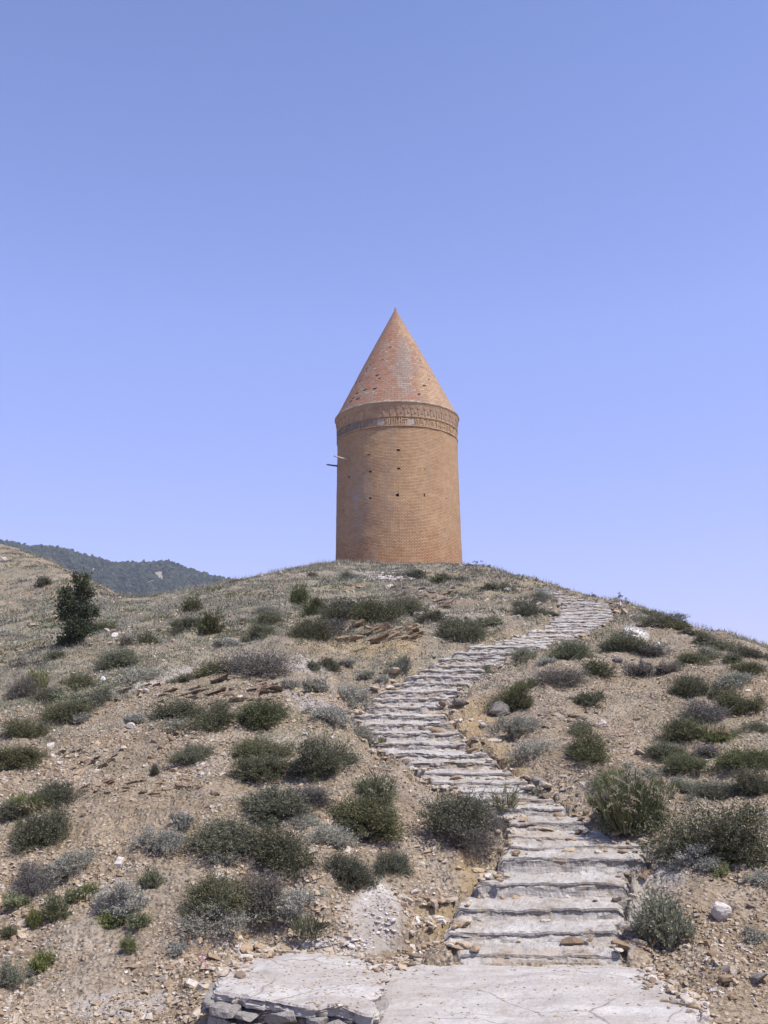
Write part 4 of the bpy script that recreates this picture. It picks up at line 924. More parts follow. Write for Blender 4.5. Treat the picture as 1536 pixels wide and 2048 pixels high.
SHRUBS = [
# on the far left slope and saddle
 (83,1174,32,26,'dark','round dark shrub alone on the far slope left of the small tree'),
 (200,1264,46,34,'green','green shrub growing at the uphill side of the small tree'),
 (384,1222,44,40,'dark','round dark shrub standing alone below the saddle skyline'),
 (366,1266,82,40,'olive','broad olive shrub on the grassy slope below the lone round shrub'),
 (416,1272,60,46,'dark','taller dark half of the shrub pair below the lone round shrub'),
 (293,1286,54,34,'dark','dark grey shrub uphill of the white stone by the small tree'),
 (250,1292,34,22,'purple','dry purplish shrub next to the white stone by the small tree'),
 (447,1296,56,24,'silver','low silvery shrub on bare soil below the shrub pair'),
 (510,1280,64,42,'olive','olive green shrub on the rim of the stony slope left of the layered outcrop'),
 (52,1334,62,32,'purple','purple grey shrub on grass below the small tree'),
 (106,1318,52,24,'dark','small dark shrub just downhill of the small tree'),
 (232,1338,108,46,'olive','wide green mound on the upper side of the bare pale soil'),
 (265,1364,104,34,'silver','silvery fringe plant along the bare pale soil'),
 (140,1374,84,42,'dark','dark grey shrub next to the wide green mound'),
 (35,1402,70,52,'purple','tall purplish shrub beside a yellow green sprig on the left slope'),
 (76,1388,38,46,'yellow','yellow green sprig between grey shrubs on the left slope'),
 (88,1408,70,34,'olive','olive shrub in front of the yellow green sprig'),
 (178,1420,96,44,'sage','grey green scrub at the foot of the bare pale soil'),
 (118,1452,105,42,'dark','dark shrub hanging over the brown ledge on the left slope'),
 (152,1450,44,24,'silver','silver tuft attached to the dark shrub over the brown ledge'),
 (30,1478,84,48,'dark','dark shrub at the margin below the purplish shrub'),
 (30,1542,96,56,'dark','large dark shrub at the margin above the dry grass patch'),
 (344,1442,130,52,'dark','broad dark shrub at the upper end of the long shrub mass'),
 (268,1454,44,28,'silver','silver tuft at the tip of the long shrub mass'),
 (432,1466,104,56,'dark','dark middle of the long shrub mass left of the stairs'),
 (520,1458,118,66,'green','brighter green end of the long shrub mass left of the stairs'),
 (345,1460,90,26,'silver','silvery skirt below the broad dark shrub of the long mass'),
 (430,1348,112,36,'dark','dark shrub along the top of the reddish brown ledge'),
 (502,1354,120,62,'purple','big grey purplish shrub over the reddish brown ledge'),
 (362,1366,46,20,'dark','small dark shrub at the start of the reddish brown ledge'),
# below the tower
 (597,1212,36,42,'green','upright green shrub below the skyline left of the tower axis'),
 (632,1230,48,44,'green','bright green shrub at the edge of the broad dark thicket'),
 (690,1244,112,62,'dark','largest dark shrub of the thicket below the tower'),
 (752,1252,94,62,'dark','dark shrub of the thicket overhanging the layered outcrop'),
 (618,1277,78,56,'dark','lower dark shrub at the downhill corner of the thicket'),
 (665,1272,50,34,'purple','grey purplish bush at the bottom of the thicket'),
 (812,1234,92,44,'olive','olive bush at the uphill end of the layered outcrop'),
 (866,1247,46,30,'dark','small dark shrub between the outcrop and the upper steps'),
 (925,1285,98,58,'dark','dense round dark shrub standing above the bend of the stairs'),
 (976,1256,56,26,'yellow','bright green herb patch behind the round dark shrub above the bend'),
 (533,1250,66,36,'olive','olive shrub left of the thicket below the tower'),
 (524,1232,42,18,'sage','low grey green tuft above the olive shrub left of the thicket'),
 (882,1166,54,24,'olive','olive shrub close under the tower wall'),
 (830,1158,52,15,'dark','flat dark shrub close under the tower wall'),
 (912,1163,34,13,'dark','small flat dark shrub near the tower foot'),
 (988,1182,60,24,'dark','dark shrub on the shoulder right of the tower'),
 (700,1158,40,10,'sage','low tuft on the grassy brow under the tower'),
 (625,1154,26,10,'olive','small tuft on the grassy brow left of the tower'),
 (626,1342,34,20,'olive','small olive shrub in the row on bare soil below the outcrop'),
 (656,1342,42,20,'dark','small dark shrub in the row on bare soil below the outcrop'),
 (692,1339,42,20,'silver','small silver shrub in the row on bare soil below the outcrop'),
 (728,1364,42,24,'silver','silver tuft alone on bare soil left of the stairs'),
 (762,1366,28,18,'silver','pale small tuft beside the lone silver tuft'),
 (800,1348,44,32,'sage','dry pale bush at the left edge of the upper flight'),
 (633,1387,58,38,'silver','silver bush above the bare path left of the stairs'),
 (580,1380,38,26,'silver','smaller silver bush next to the purplish shrub'),
 (702,1418,76,42,'silver','silver bush pressed against the stairs at the bend'),
 (650,1452,94,46,'silver','wide silver bush above the dense dark shrub'),
 (716,1474,64,42,'silver','silver bush on the stair edge below the bend'),
 (985,1346,46,22,'dark','dark plant growing over the right edge of the upper flight'),
# right of the stairs
 (1147,1323,98,46,'green','dark green shrub directly below the upper steps'),
 (1050,1326,62,24,'sage','grey green scrub beside the steps where they turn'),
 (1095,1330,44,18,'silver','silver scrub between the turn of the steps and the dark green shrub'),
 (1248,1305,84,54,'olive','tall olive shrub at the right end of the upper steps'),
 (1282,1310,40,34,'olive','olive shrub joined to the tall one by the upper steps'),
 (1311,1318,42,26,'purple','grey shrub downhill of the tall olive shrub'),
 (1122,1374,98,46,'purple','dry purplish shrub on the slope under the dark green shrub'),
 (1196,1354,52,34,'dark','dark grey shrub beside the dry purplish shrub'),
 (1280,1360,54,32,'purple','round grey shrub under the brown slab'),
 (1342,1347,48,26,'purple','grey shrub on the open slope beyond the brown slab'),
 (1384,1330,74,38,'olive','olive grey shrub on the open slope under the skyline'),
 (1425,1322,50,20,'sage','pale grey scrub next to the olive grey shrub under the skyline'),
 (1478,1384,84,36,'sage','grey green scrub on the slope near the margin'),
 (1502,1352,76,36,'dark','dark shrub near the margin under the skyline'),
 (1470,1328,46,20,'olive','small olive shrub near the margin just under the skyline'),
 (1385,1402,80,58,'olive','tall grey olive shrub at the top of the column of shrubs'),
 (1422,1448,88,46,'purple','dark purplish shrub in the column of shrubs'),
 (1444,1402,40,26,'dark','small dark shrub right of the tall grey olive one'),
 (1492,1434,78,58,'dark','big dark green shrub at the margin of the column'),
 (1508,1468,76,34,'dark','dark shrub at the margin under the big dark green one'),
 (1385,1480,104,62,'dark','dark shrub at the bottom of the column of shrubs'),
 (1440,1484,60,26,'green','green fringe beside the bottom of the shrub column'),
 (1037,1428,78,50,'dark','dark shrub just uphill of the angular grey boulder'),
 (1030,1482,80,46,'silver','silver shrub just downhill of the angular grey boulder'),
 (1175,1416,54,40,'olive','olive shrub alone on the gravel slope'),
 (1050,1384,52,24,'green','small green shrub above the angular grey boulder'),
 (1076,1518,92,24,'silver','low silver mat left of the dark green shrub on the gravel'),
 (1188,1518,108,64,'dark','dark green shrub in the middle of the gravel slope'),
 (1165,1464,46,30,'sage','grey tuft at the top of the dark green shrub on the gravel'),
 (1342,1532,88,46,'olive','grey olive cushion left of the bright olive cushion'),
 (1380,1562,80,42,'green','bright olive green rounded cushion shrub'),
 (1418,1518,46,24,'purple','purplish grey dry bush behind the bright olive cushion'),
 (1492,1548,104,60,'green','large olive green cushion near the margin'),
 (1514,1590,80,60,'dark','dark shrub under the large olive green cushion'),
 (1222,1576,82,34,'olive','light olive tuft behind the plumed grass'),
 (1282,1566,64,40,'sage','dry grey tuft behind the plumed grass'),
 (1437,1604,78,46,'olive','grey olive cushion below the bright olive cushion'),
 (1376,1590,58,20,'sage','pale grey tuft beside the plumed grass'),
 (1345,1257,72,20,'dark','dark shrub on the skyline right of the stairs, highest one'),
 (1412,1286,64,18,'dark','dark shrub lower down the right skyline'),
 (1470,1305,64,20,'olive','olive shrub on the right skyline'),
 (1514,1318,52,24,'dark','dark shrub where the right skyline leaves the view'),
 (1385,1272,40,16,'olive','small olive shrub on the right skyline between two dark ones'),
 (1365,1263,50,16,'dark','low dark shrub on the right skyline just below the highest one'),
 (1440,1296,60,18,'dark','dark shrub on the right skyline just above the olive one'),
 (1300,1232,44,12,'olive','flat olive scrub on the skyline beside the dry flower stalks'),
 (1495,1312,50,18,'purple','greyish shrub on the right skyline between the olive and the last dark one'),
 (1056,1234,64,36,'dark','dark shrub beside the grey slabs at the upper steps'),
 (1105,1236,34,20,'dark','small dark shrub between grey slabs and the upper steps'),
 (1012,1180,36,18,'olive','olive shrub beside the white slab under the skyline'),
 (1090,1205,40,22,'sage','pale scrub along the left edge of the top steps'),
# lower right
 (1478,1752,196,140,'dark','largest dark green bush at the margin beside the lower steps'),
 (1405,1748,94,52,'silver','silver plant in front of the largest dark green bush'),
 (1522,1776,56,26,'silver','low silver plant at the foot of the largest dark bush'),
 (1447,1760,42,28,'yellow','yellow green rosette under the largest dark green bush'),
 (1350,1908,112,118,'sage','grey bush with green heart beside the second step'),
 (1345,1870,60,44,'green','green growth in the heart of the grey bush beside the second step'),
 (1520,1892,56,36,'silver','silver plant at the margin near the pale boulder'),
 (1080,1608,58,24,'silver','small silver plant at the end of the ninth step'),
# lower left
 (918,1690,150,100,'dark','large dark bush overhanging the left side of the lower steps'),
 (935,1735,90,60,'purple','withered purple underside of the bush overhanging the lower steps'),
 (975,1660,66,50,'purple','dry lavender twigs beside the bush overhanging the lower steps'),
 (625,1566,124,86,'dark','dense dark shrub right below the wide silver bush'),
 (694,1528,38,20,'dark','tiny dark shrub between the dense shrub and the stairs'),
 (525,1520,104,50,'dark','dark shrub under the green end of the long shrub mass'),
 (525,1574,118,50,'dark','dark shrub left of the dense dark one, lowest of the pair'),
 (545,1648,150,72,'dark','wide dark shrub in the centre of the lower left slope'),
 (615,1626,80,46,'purple','greyer end of the wide dark shrub in the centre of the slope'),
 (600,1662,70,34,'silver','silver tuft at the foot of the wide dark shrub'),
 (745,1606,94,54,'olive','shrub with curled dry heads on top of the tall dark shrub'),
 (735,1690,148,98,'dark','tall dark shrub on the bank left of the stairs'),
 (652,1696,88,48,'silver','silver plant left of the tall dark shrub on the bank'),
 (445,1726,150,72,'dark','left half of the widest dark shrub on the lower slope'),
 (558,1748,136,88,'dark','right half of the widest dark shrub on the lower slope'),
 (440,1738,60,26,'silver','silver sprigs under the left half of the widest dark shrub'),
 (697,1786,98,76,'dark','rounded dark shrub just above the white lime rubble'),
 (785,1752,80,60,'olive','smaller greyish shrub on the bank beside the lower steps'),
 (428,1858,140,96,'dark','dark shrub nearest to the masonry block, left one'),
 (525,1862,110,84,'purple','dark shrub nearest to the masonry block, right one'),
 (595,1848,104,62,'silver','silver bush uphill of the masonry block'),
 (430,1872,110,36,'silver','silver skirt in front of the dark shrub near the masonry block'),
 (530,1876,90,34,'silver','silver sprigs at the foot of the right dark shrub near the block'),
 (376,1532,78,46,'olive','small olive shrub beside the dark cracked ledge'),
 (310,1552,24,24,'dark','tiny dark plant in a cleft of the cracked ledge'),
 (103,1610,112,62,'dark','round dark shrub alone on the stony left slope'),
 (18,1645,80,48,'olive','olive shrub at the margin below the dry grass patch'),
 (62,1702,116,90,'dark','dark shrub at the margin under the round dark shrub'),
 (52,1794,96,66,'purple','lower purplish end of the dark shrubs at the margin'),
 (130,1764,96,38,'silver','silver mat next to the dark shrubs at the margin'),
 (365,1664,48,46,'silver','upright silver plant left of the wide dark shrub'),
 (310,1714,80,56,'silver','silver cushion left of the widest dark shrub'),
 (236,1852,112,76,'silver','lavender grey bush with shaded base among green herbs'),
 (215,1858,60,34,'yellow','green sprigs under the lavender grey bush'),
 (272,1862,40,30,'yellow','green sprigs at the right foot of the lavender grey bush'),
 (75,1946,54,44,'yellow','bright green plant near the bottom of the slope'),
 (300,1778,42,38,'yellow','yellow green sprig on gravel above the lavender bush'),
 (110,1844,46,52,'yellow','thin green herb left of the lavender grey bush'),
 (62,1864,30,40,'yellow','slender green herb left of the thin green herb'),
 (258,1908,32,32,'yellow','yellow green sprig below the lavender grey bush'),
 (28,1832,60,36,'yellow','green herb patch under the purplish shrubs at the margin'),
 (352,1914,46,28,'silver','small silver plant on gravel left of the masonry block'),
 (15,1984,60,50,'sage','pale grey green herb at the bottom margin'),
 (8,1884,36,28,'dark','dark leafy plant at the margin among green herbs'),
 (145,1808,34,28,'yellow','green sprig above the thin green herb'),
 (180,1800,30,26,'yellow','green sprig near the lavender grey bush, uphill side'),
 (605,1915,22,12,'sage','tiny grey tuft growing on the masonry block'),
 (760,1502,16,24,'yellow','tiny green sprig at the end of the fourteenth step'),
]
for row in SHRUBS: shrub(*row)

# small tree on the left slope
def tree():
    p = hit(138, 1294); m = px2m(p); rs = np.random.RandomState(5)
    t = tag(empty('small_tree', p), 'small dark leaning tree on the grassy left slope', 'tree')
    def loc_(px, py, dy=0.0): return np.array([(px - 138) * m, dy, (1294 - py) * m])
    tv, tf = [], []; b = 0
    def limb(a, c, r0, r1):
        nonlocal b
        a, c = np.array(a), np.array(c); d = c - a; u = np.cross(d, [0, 1, 0.2]); u /= np.linalg.norm(u); w = np.cross(d / np.linalg.norm(d), u)
        vs = []
        for k, q in enumerate(np.linspace(0, 1, 6)):
            o = a + d * q + u * .05 * math.sin(q * 4 + r0 * 90); r = r0 + (r1 - r0) * q
            vs += [o + r * (math.cos(x) * u + math.sin(x) * w) for x in np.arange(7) / 7 * 2 * np.pi]
        tv.extend(vs); tf.extend([[b + j * 7 + i, b + j * 7 + (i + 1) % 7, b + (j + 1) * 7 + (i + 1) % 7, b + (j + 1) * 7 + i] for j in range(5) for i in range(7)]); b += 42
    limb(loc_(138, 1296), loc_(140, 1245), .06, .045); limb(loc_(140, 1245), loc_(150, 1180, .1), .045, .02); limb(loc_(150, 1180, .1), loc_(158, 1142), .02, .006)
    clumps = [(140,1280,16,.15),(128,1285,13,-.1),(150,1272,15,.0),(138,1258,17,.2),(152,1252,17,-.2),(140,1236,18,.1),(128,1222,17,.0),(118,1206,12,.2),(146,1214,20,-.1),(134,1200,19,.1),(158,1226,15,.2),
              (170,1222,13,-.1),(182,1224,11,.1),(150,1192,16,.2),(128,1190,13,-.2),(156,1176,13,.1),(148,1162,10,.0),(164,1170,9,-.1),(160,1152,7,.1),(172,1186,8,.1),(166,1252,13,.1),(176,1262,12,-.1),(120,1230,9,.1),(140,1150,5,.0)]
    P_, D_ = [], []
    for (x, y, r, dy) in clumps:
        c = loc_(x, y, dy * 1.4); limb(loc_(143, min(y + 14, 1288)), c, .014, .004)
        n = int(6.5 * r * r * .5); o = rs.normal(size=(n, 3)); o *= .40 * r * m * 1.1; o[: n // 4] *= 1.5
        P_.append(c + o); D_.append(o / (r * m) + rs.normal(size=(n, 3)) * .8 + [0, 0, .1])
    pts = np.vstack(P_); ok = pts[:, 2] > .02
    v, f = leaves(rs, pts[ok], np.vstack(D_)[ok], .060, .017)
    obj('trunk', new_mesh('trunk', np.array(tv), np.array(tf), M['bark']), t); obj('crown', new_mesh('crown', v, f, M['treeleaf']), t)
    # rust coloured shoots at the top
    q = np.vstack([loc_(150, 1170) + rs.normal(size=(300, 3)) * np.array([14, 12, 16]) * m, loc_(125, 1200) + rs.normal(size=(160, 3)) * np.array([9, 9, 10]) * m])
    v, f = leaves(rs, q, rs.normal(size=q.shape) + [0, 0, .6], .09, .016); obj('shoots', new_mesh('shoots', v, f, M['rust']), t)
tree()

# plumed grass clump right of the stairs, dry flower stalks and other tall stalks
def stalks(name, px, py, wpx, hpx, n, label, cat, seed, head=None, body=None, lean=.35, bl=0, mat='dry'):
    p = hit(px, py); m = px2m(p); rs = np.random.RandomState(seed); w, h = wpx * m, hpx * m
    o = tag(empty(name, p), label, cat)
    if body:
        me, tm = proto(body, True, 1); q = obj('foliage', me, o); q.scale = (w / 1.1, w / 1.2, h / .56); q2 = obj('stems', tm, o); q2.scale = q.scale
    a = rs.uniform(0, 2 * np.pi, n); r = np.sqrt(rs.rand(n)) * w * .42
    p0 = np.stack([r * np.cos(a) * .5, r * np.sin(a) * .5, np.zeros(n)], -1)
    out = np.stack([np.cos(a), np.sin(a), np.zeros(n)], -1)
    top = np.stack([r * np.cos(a), r * np.sin(a), h * (1.0 - .55 * (r / (w * .42)) ** 2) * rs.uniform(.62, 1.02, n)], -1) + out * lean * h * .2
    v, f = twigs(rs, p0, top, .0035 if body else .005); obj('stalks', new_mesh('stalks', v, f, M['dry' if head != 'umbel' else 'bark']), o)
    if bl:
        q = rs.choice(n, bl); t_ = rs.rand(bl)[:, None]; pts = p0[q] * (1 - t_) + top[q] * t_
        v, f = leaves(rs, pts, out[q] * .5 + [0, 0, 1.0] + rs.normal(size=(bl, 3)) * .3, .16, .005); obj('blades', new_mesh('blades', v, f, M['green']), o)
    if head == 'plume':
        V_, D_ = [], []
        dr = np.where((rs.rand(n) < .8)[:, None], np.array([.8, -.1, 0]), out)
        for k in range(n):
            L = rs.uniform(.10, .17)
            for q in np.linspace(0, 1, 34):
                c = top[k] + dr[k] * L * q * .95 + np.array([0, 0, L * (.55 * q - .8 * q * q)]); V_.append(c + rs.normal(size=3) * .003); D_.append(rs.normal(size=3) * .9 + dr[k] * .8)
        v, f = leaves(rs, np.array(V_), np.array(D_), .026, .0032); obj('plumes', new_mesh('plumes', v, f, M['plume']), o)
    if head == 'umbel':
        V_ = np.repeat(top, 26, 0) + rs.normal(size=(26 * n, 3)) * np.array([.022, .022, .012]); v, f = leaves(rs, V_, rs.normal(size=V_.shape), .03, .009)
        obj('seed_heads', new_mesh('seed_heads', v, f, M['bark']), o)
    if head == 'seed':
        V_ = np.repeat(top, 10, 0) + rs.normal(size=(10 * n, 3)) * .012; v, f = leaves(rs, V_, rs.normal(size=V_.shape) + [0, 0, 1], .035, .006); obj('seed_heads', new_mesh('seed_heads', v, f, M[mat]), o)
    return o
stalks('plumed_grass', 1258, 1672, 158, 122, 125, 'green grass clump with arching tan plumes beside the steps', 'grass clump', 3, 'plume', 'green', bl=2600)
stalks('plumed_grass', 755, 1605, 80, 50, 12, 'few curled tan grass plumes above the tall dark shrub', 'grass clump', 13, 'plume', None, bl=200)
stalks('dry_flower_stalks', 1240, 1222, 34, 34, 13, 'dry flower stalks with dark heads on the skyline right of the steps', 'plant', 4, 'umbel')
stalks('dry_flower_stalks', 955, 1146, 66, 24, 40, 'thicket of dry stalks on the skyline at the tower foot', 'plant', 6, 'umbel')
stalks('dry_flower_stalks', 463, 1171, 8, 14, 5, 'little dark stalks on the skyline of the saddle', 'plant', 16, 'umbel')
stalks('dry_flower_stalks', 1012, 1642, 48, 52, 26, 'dry stalky plant sprouting between the eighth and ninth steps', 'plant', 7, 'seed', None, bl=220)
stalks('grass_tuft', 1330, 1595, 60, 26, 40, 'dry tan grass tuft right of the plumed clump', 'grass clump', 8, 'seed', None, bl=160)
stalks('grass_tuft', 1425, 1478, 60, 26, 40, 'dry grass tuft among shrubs at the base of the shrub column', 'grass clump', 9, 'plume', None, bl=100)
stalks('grass_tuft', 60, 1628, 90, 26, 60, 'dry orange grass patch under the round dark shrub', 'grass clump', 10, 'seed', None, bl=300)
stalks('grass_tuft', 620, 1876, 70, 20, 40, 'dry orange grass patch uphill of the masonry block', 'grass clump', 11, 'seed', None, bl=200)

# ------------------------------------------------------------------ ground cover nobody could count
rg_ = np.random.RandomState(99)
def slope_points(n, r0, r1, power=1.0, th0=-.44, th1=.44):
    th_ = rg_.uniform(th0, th1, n); r = np.exp(rg_.uniform(math.log(r0), math.log(r1), n)); x, y = r * np.sin(th_), r * np.cos(th_)
    return x, y
LIME = hit(757, 1842)
def stones(name, n, r0, r1, s_lo, s_hi, thr, mat):
    x, y = slope_points(n, r0, r1); k = fbm(x, y, .6, 4, 61) + .20 * rg_.normal(size=n) > thr
    k &= (np.hypot((x - LIME[0]) / .25, (y - LIME[1]) / .42) > 1) | (rg_.rand(n) < .06); k &= ~paved(x, y, -.02); k &= (np.hypot(x - TX, y - TY) > ra + .1); x, y = x[k], y[k]; n = len(x)
    z = H(x, y); s = np.exp(rg_.uniform(math.log(s_lo), math.log(s_hi), n)) * np.where(rg_.rand(n) < .06, 2.0, 1.0)
    cube = np.array([(-1,-1,-1),(1,-1,-1),(1,1,-1),(-1,1,-1),(-1,-1,1),(1,-1,1),(1,1,1),(-1,1,1)], float)
    v = cube[None] * (1 - .55 * rg_.rand(n, 8, 3)) ; v[:, 4:, :2] *= rg_.uniform(.45, .95, (n, 1, 1))
    v *= (s[:, None] * np.stack([rg_.uniform(.7, 1.5, n), rg_.uniform(.6, 1.1, n), rg_.uniform(.22, .65, n)], -1))[:, None]
    ax = rg_.normal(size=(n, 3)) * np.array([.35, .35, 0]); ax[:, 2] = rg_.uniform(0, 6.28, n)
    c, s_ = np.cos(ax), np.sin(ax)
    a, b_, d = v[..., 0], v[..., 1], v[..., 2]
    b_, d = b_ * c[:, :1] - d * s_[:, :1], b_ * s_[:, :1] + d * c[:, :1]; a, d = a * c[:, 1:2] + d * s_[:, 1:2], -a * s_[:, 1:2] + d * c[:, 1:2]
    a, b_ = a * c[:, 2:] - b_ * s_[:, 2:], a * s_[:, 2:] + b_ * c[:, 2:]
    v = np.stack([a, b_, d], -1) + np.stack([x, y, z + s * .12], -1)[:, None]
    q = np.array([(0,3,2,1),(4,5,6,7),(0,1,5,4),(1,2,6,5),(2,3,7,6),(3,0,4,7)])
    f = (np.arange(n)[:, None, None] * 8 + q[None]).reshape(-1, 4)
    return tag(obj(name, new_mesh(name, v.reshape(-1, 3), f, mat)), kind='stuff')
stones('gravel', 120000, 8.3, 26, .005, .018, -.35, M['gravel'])
stones('gravel', 60000, 8.3, 42, .013, .034, -.12, M['gravel'])
stones('gravel', 3500, 9, 75, .03, .065, .15, M['gravel'])
stones('gravel', 9000, 28, 85, .04, .11, .0, M['gravel'])
def cover(name, n, r0, r1, L, Wd, mat, per, spread, thr, seed, up=1.3):
    x, y = slope_points(n, r0, r1); k = (rg_.rand(n) < dens(x, y)) & (fbm(x, y, .35, 3, seed) > thr) & ~paved(x, y, .05) & (np.hypot(x - TX, y - TY) > ra + .15)
    x, y = x[k], y[k]; n = len(x); sc = np.repeat(np.clip(np.hypot(x, y) / 30, .75, 1.6), per)
    X = np.repeat(x, per) + rg_.normal(size=n * per) * spread * sc; Y_ = np.repeat(y, per) + rg_.normal(size=n * per) * spread * sc
    z = H(X, Y_) - .01; ok = ~paved(X, Y_, .0); X, Y_, z, sc = X[ok], Y_[ok], z[ok], sc[ok]
    d = rg_.normal(size=(len(X), 3)) * .55 + [0, 0, up]
    z = z + rg_.rand(len(X)) * L * .5
    big = np.clip(np.hypot(X, Y_) / 20, .8, 2.6); v, f = leaves(rg_, np.stack([X, Y_, z], -1), d, L * big, Wd * big)
    return tag(obj(name, new_mesh(name, v, f, mat)), kind='stuff')
cover('dry_grass', 9000, 13, 80, .11, .003, M['dry'], 16, .14, .0, 71)
cover('low_herbs', 11000, 12, 80, .045, .008, M['sage'], 44, .12, -.18, 81, .8)
cover('low_herbs', 6500, 10, 70, .04, .007, M['silver'], 44, .10, -.02, 91, .8)
cover('low_herbs', 6500, 14, 80, .05, .008, M['olive'], 46, .13, .16, 95, .7)
cover('low_herbs', 2600, 26, 85, .05, .010, M['purple'], 60, .2, .1, 97, .7)
def edge_rubble(n, seed):
    rs = np.random.RandomState(seed); vs, fs = [], []; b = 0
    for k in range(n):
        i = rs.randint(0, len(sl) - 4); q = rs.rand(); A_, B_ = sl[i] * (1 - q) + sl[i + 1] * q, sr[i] * (1 - q) + sr[i + 1] * q
        if rs.rand() < .72: e = A_ if rs.rand() < .5 else B_; x_, y_ = e[0] + rs.normal() * .13, e[1] + rs.normal() * .1
        else: u_ = rs.rand(); x_, y_ = A_[0] * (1 - u_) + B_[0] * u_, sl[i + 1][1] - rs.uniform(.0, .10)
        z_ = sl[i][2] + .03 if on_stairs(np.array([x_]), np.array([y_]), -.02)[0] else float(H(np.array([x_]), np.array([y_]))[0])
        s_ = math.exp(rs.uniform(math.log(.015), math.log(.065))) * (1 if rs.rand() < .8 else 1.6)
        v = rock_verts(rs, s_ * 1.4, s_, s_ * .55, 7, .1, True) @ rotm(rs.normal() * .2, rs.normal() * .2, rs.uniform(0, 6)).T
        vs.append(v + np.array([x_, y_, z_ + s_ * .1])); fs.append(IF2 + b); b += len(v)
    tag(obj('gravel', new_mesh('gravel', np.vstack(vs), np.vstack(fs), M['gravel'])), kind='stuff')
edge_rubble(1100, 44)
def line_rubble(n, poly, idx, lev, seed):
    rs = np.random.RandomState(seed); vs, fs = [], []; b = 0
    for k in range(n):
        i = idx[rs.randint(len(idx))]; q = rs.rand(); p_ = poly[i] * (1 - q) + poly[(i + 1) % len(poly)] * q + rs.normal(size=3) * np.array([.10, .07, 0])
        s_ = math.exp(rs.uniform(math.log(.008), math.log(.036))) * (1 if rs.rand() < .88 else 1.7)
        ins = inside(poly, np.array([p_[0]]), np.array([p_[1]]))[0]
        z_ = lev + .01 if ins else float(H(np.array([p_[0]]), np.array([p_[1]]))[0])
        v = rock_verts(rs, s_ * 1.5, s_, s_ * .6, 6, .1, True, True) @ rotm(rs.normal() * .2, rs.normal() * .2, rs.uniform(0, 6)).T
        vs.append(v + np.array([p_[0], p_[1], z_ + s_ * .1])); fs.append(IF2 + b); b += len(v)
    tag(obj('gravel', new_mesh('gravel', np.vstack(vs), np.vstack(fs), M['gravel'])), kind='stuff')
line_rubble(620, landP, [0, 1, 1, 2, 3, 4, 5, 6], ZL, 5); line_rubble(420, blockP, [0, 1, 9, 10, 11, 12], ZL + .10, 6)
def grit(n, poly, lev, s_lo, s_hi, amp, seed):
    lo, hi = poly[:, :2].min(0), poly[:, :2].max(0); q = rg_.uniform(lo, hi, (n, 2)); k = inside(poly, q[:, 0], q[:, 1]) & (fbm(q[:, 0], q[:, 1], 1.5, 3, 33) > rg_.uniform(-.5, .6, n)); q = q[k]; n = len(q)
    s_ = np.exp(rg_.uniform(math.log(s_lo), math.log(s_hi), n)); z = lev + amp * fbm(q[:, 0], q[:, 1], 1.1, 6, seed + 5, .55)
    cube = np.array([(-1,-1,-1),(1,-1,-1),(1,1,-1),(-1,1,-1),(-1,-1,1),(1,-1,1),(1,1,1),(-1,1,1)], float)
    a = rg_.uniform(0, 6.28, n)[:, None]; v = cube[None] * (1 - .5 * rg_.rand(n, 8, 3)) * s_[:, None, None] * np.stack([rg_.uniform(.7, 1.5, n), rg_.uniform(.6, 1.1, n), rg_.uniform(.25, .6, n)], -1)[:, None]
    v = np.stack([v[..., 0] * np.cos(a) - v[..., 1] * np.sin(a), v[..., 0] * np.sin(a) + v[..., 1] * np.cos(a), v[..., 2]], -1) + np.stack([q[:, 0], q[:, 1], z], -1)[:, None]
    f = (np.arange(n)[:, None, None] * 8 + np.array([(0,3,2,1),(4,5,6,7),(0,1,5,4),(1,2,6,5),(2,3,7,6),(3,0,4,7)])[None]).reshape(-1, 4)
    tag(obj('gravel', new_mesh('gravel', v.reshape(-1, 3), f, M['gravel'])), kind='stuff')
grit(2600, landP, ZL, .004, .014, .025, 3); grit(1500, blockP, ZL + .10, .004, .015, .03, 9)
# dry grass along the skyline
xs = []; 
def crest_grass():
    pts = []
    for a, b in zip(crest[6:-1], crest[7:]):
        for q in np.linspace(0, 1, 60):
            p = at(a[0] * (1 - q) + b[0] * q, a[1] * (1 - q) + b[1] * q, a[2] * (1 - q) + b[2] * q)
            if np.hypot(p[0] - TX, p[1] - TY) < ra + .2 and p[1] > TY - 2: continue
            pts.append(p)
    pts = np.array(pts); k = fbm(pts[:, 0], pts[:, 1], .6, 2, 7) > np.where(pts[:, 0] > 4, .25, -.05); pts = pts[k]
    P_ = np.repeat(pts, 26, 0) + rg_.normal(size=(len(pts) * 26, 3)) * np.array([.35, .6, 0]); P_ = P_[~paved(P_[:, 0], P_[:, 1], .05)]; P_[:, 2] = H(P_[:, 0], P_[:, 1]) - .01
    v, f = leaves(rg_, P_, rg_.normal(size=P_.shape) * .3 + [0, 0, 1.2], .15, .004)
    tag(obj('dry_grass', new_mesh('dry_grass', v, f, M['dry'])), kind='stuff')
crest_grass()
# a few tiny pink flowers by the masonry block
rsf = np.random.RandomState(2); pf = []
for k in range(3):
    q = on_plane(rsf.uniform(368, 445), rsf.uniform(2012, 2046), -2.15); q[2] = H(q[0], q[1]) + .05; pf.append(q)
pf = np.repeat(np.array(pf), 16, 0) + rsf.normal(size=(48, 3)) * .006
v, f = leaves(rsf, pf, rsf.normal(size=pf.shape) + [0, 0, .5], .014, .006); tag(obj('pink_flowers', new_mesh('pink_flowers', v, f, M['pink'])), kind='stuff')

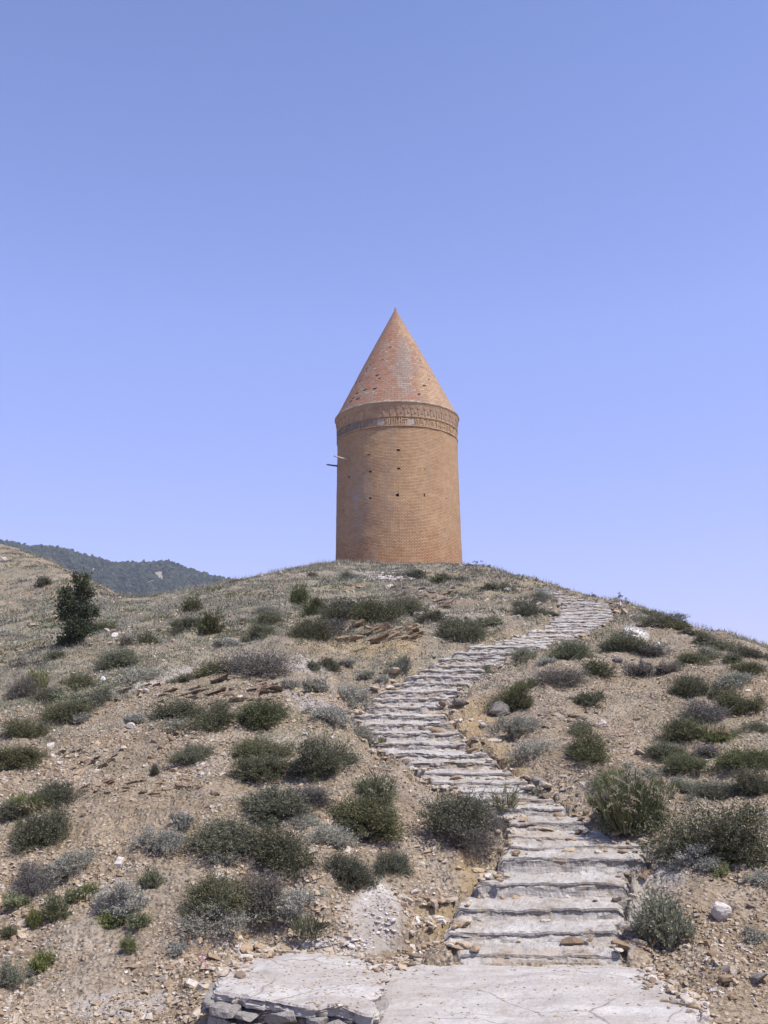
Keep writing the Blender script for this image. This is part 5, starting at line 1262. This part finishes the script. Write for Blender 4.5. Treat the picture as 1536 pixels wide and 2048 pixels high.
# ------------------------------------------------------------------ wooded mountain far behind
D0 = 1300.0
RID = np.array([(-700,1060),(-300,1078),(0,1090),(35,1098),(75,1103),(110,1106),(140,1114),(180,1126),(230,1137),(270,1134),(320,1131),(345,1138),(372,1149),(410,1158),(450,1167),(520,1186),(640,1215),(900,1260)], float)
ridp = np.array([at(a + 14, b, D0) for a, b in RID])
mx = np.linspace(ridp[0, 0], ridp[-1, 0], 150); my = np.linspace(-620, 500, 90)
MX, MY = np.meshgrid(mx, my, indexing='ij')
def mountain_z(x, dy):
    top = np.interp(x, ridp[:, 0], ridp[:, 2]); q = np.where(dy < 0, dy / 620, dy / 500)
    return -15 + (top + 15) * (1 - np.abs(q) ** 1.25) + (14 * fbm(x, dy, .006, 4, 3)) * np.clip(np.abs(dy) / 80, 0, 1)
MZ = mountain_z(MX, MY)
tag(obj('mountain', new_mesh('mountain', np.stack([MX, MY + D0, MZ], -1).reshape(-1, 3), grid_faces(150, 90), M['mountain'], True)), kind='structure')
rsm = np.random.RandomState(31)
n = 16000; x = rsm.uniform(at(-350, 1150, D0)[0], at(600, 1150, D0)[0], n); dy = rsm.uniform(-420, 60, n)
z = mountain_z(x, dy); yy = D0 + dy
zc_ = yy * cp + z * sp; px = CX + F * x / zc_; py = CY - F * (-yy * sp + z * cp) / zc_
def clear(cx, cy, rx, ry): return ((px - cx) / rx) ** 2 + ((py - cy) / ry) ** 2 + .5 * fbm(px, py, .12, 2, 4) < 1
k = ~(clear(320,1154,11,13) | clear(303,1168,9,8) | clear(203,1142,10,7) | clear(182,1150,8,5) | clear(245,1166,7,5))
x, yy, z = x[k], yy[k], z[k]; n = len(x)
v1, f1 = ico(2)
s = rsm.uniform(2.0, 4.6, n); 
vv = v1[None] * (1 + .22 * rsm.normal(size=(n, len(v1), 1))) * np.stack([s, s, s * rsm.uniform(.9, 1.35, n)], -1)[:, None] + np.stack([x, yy, z + s * .4], -1)[:, None]
ff = (np.arange(n)[:, None, None] * len(v1) + f1[None]).reshape(-1, 3)
tag(obj('forest', new_mesh('forest', vv.reshape(-1, 3), ff, M['forest'])), kind='stuff')

# ------------------------------------------------------------------ the air
hz = NT('haze_air'); hz.n.remove(hz.b)
pv = hz.node('ShaderNodeVolumePrincipled'); pv.inputs['Color'].default_value = (0.86, 0.90, 1.0, 1); pv.inputs['Density'].default_value = 0.00020; pv.inputs['Anisotropy'].default_value = 0.2
hz.l.new(pv.outputs[0], hz.out.inputs['Volume'])
x0, x1, y0, y1 = -3100, 3100, -3100, 3100; zlo = float(min(gz.min(), MZ.min())) - 1.5; zhi = float(max(vv[..., 2].max(), MZ.max())) + 15
bv = np.array([(a, b, c) for c in (zlo, zhi) for a, b in ((x0, y0), (x1, y0), (x1, y1), (x0, y1))])
bf = np.array([(0,3,2,1),(4,5,6,7),(0,1,5,4),(1,2,6,5),(2,3,7,6),(3,0,4,7)])
tag(obj('haze', new_mesh('haze', bv, bf, hz.m)), kind='stuff')
print('rises', [round(float(sl[i + 1][2] - sl[i][2]), 2) for i in range(nS - 1)])
print('tower', ra, rb, Z0, zb, zt, 'mountain', zhi)
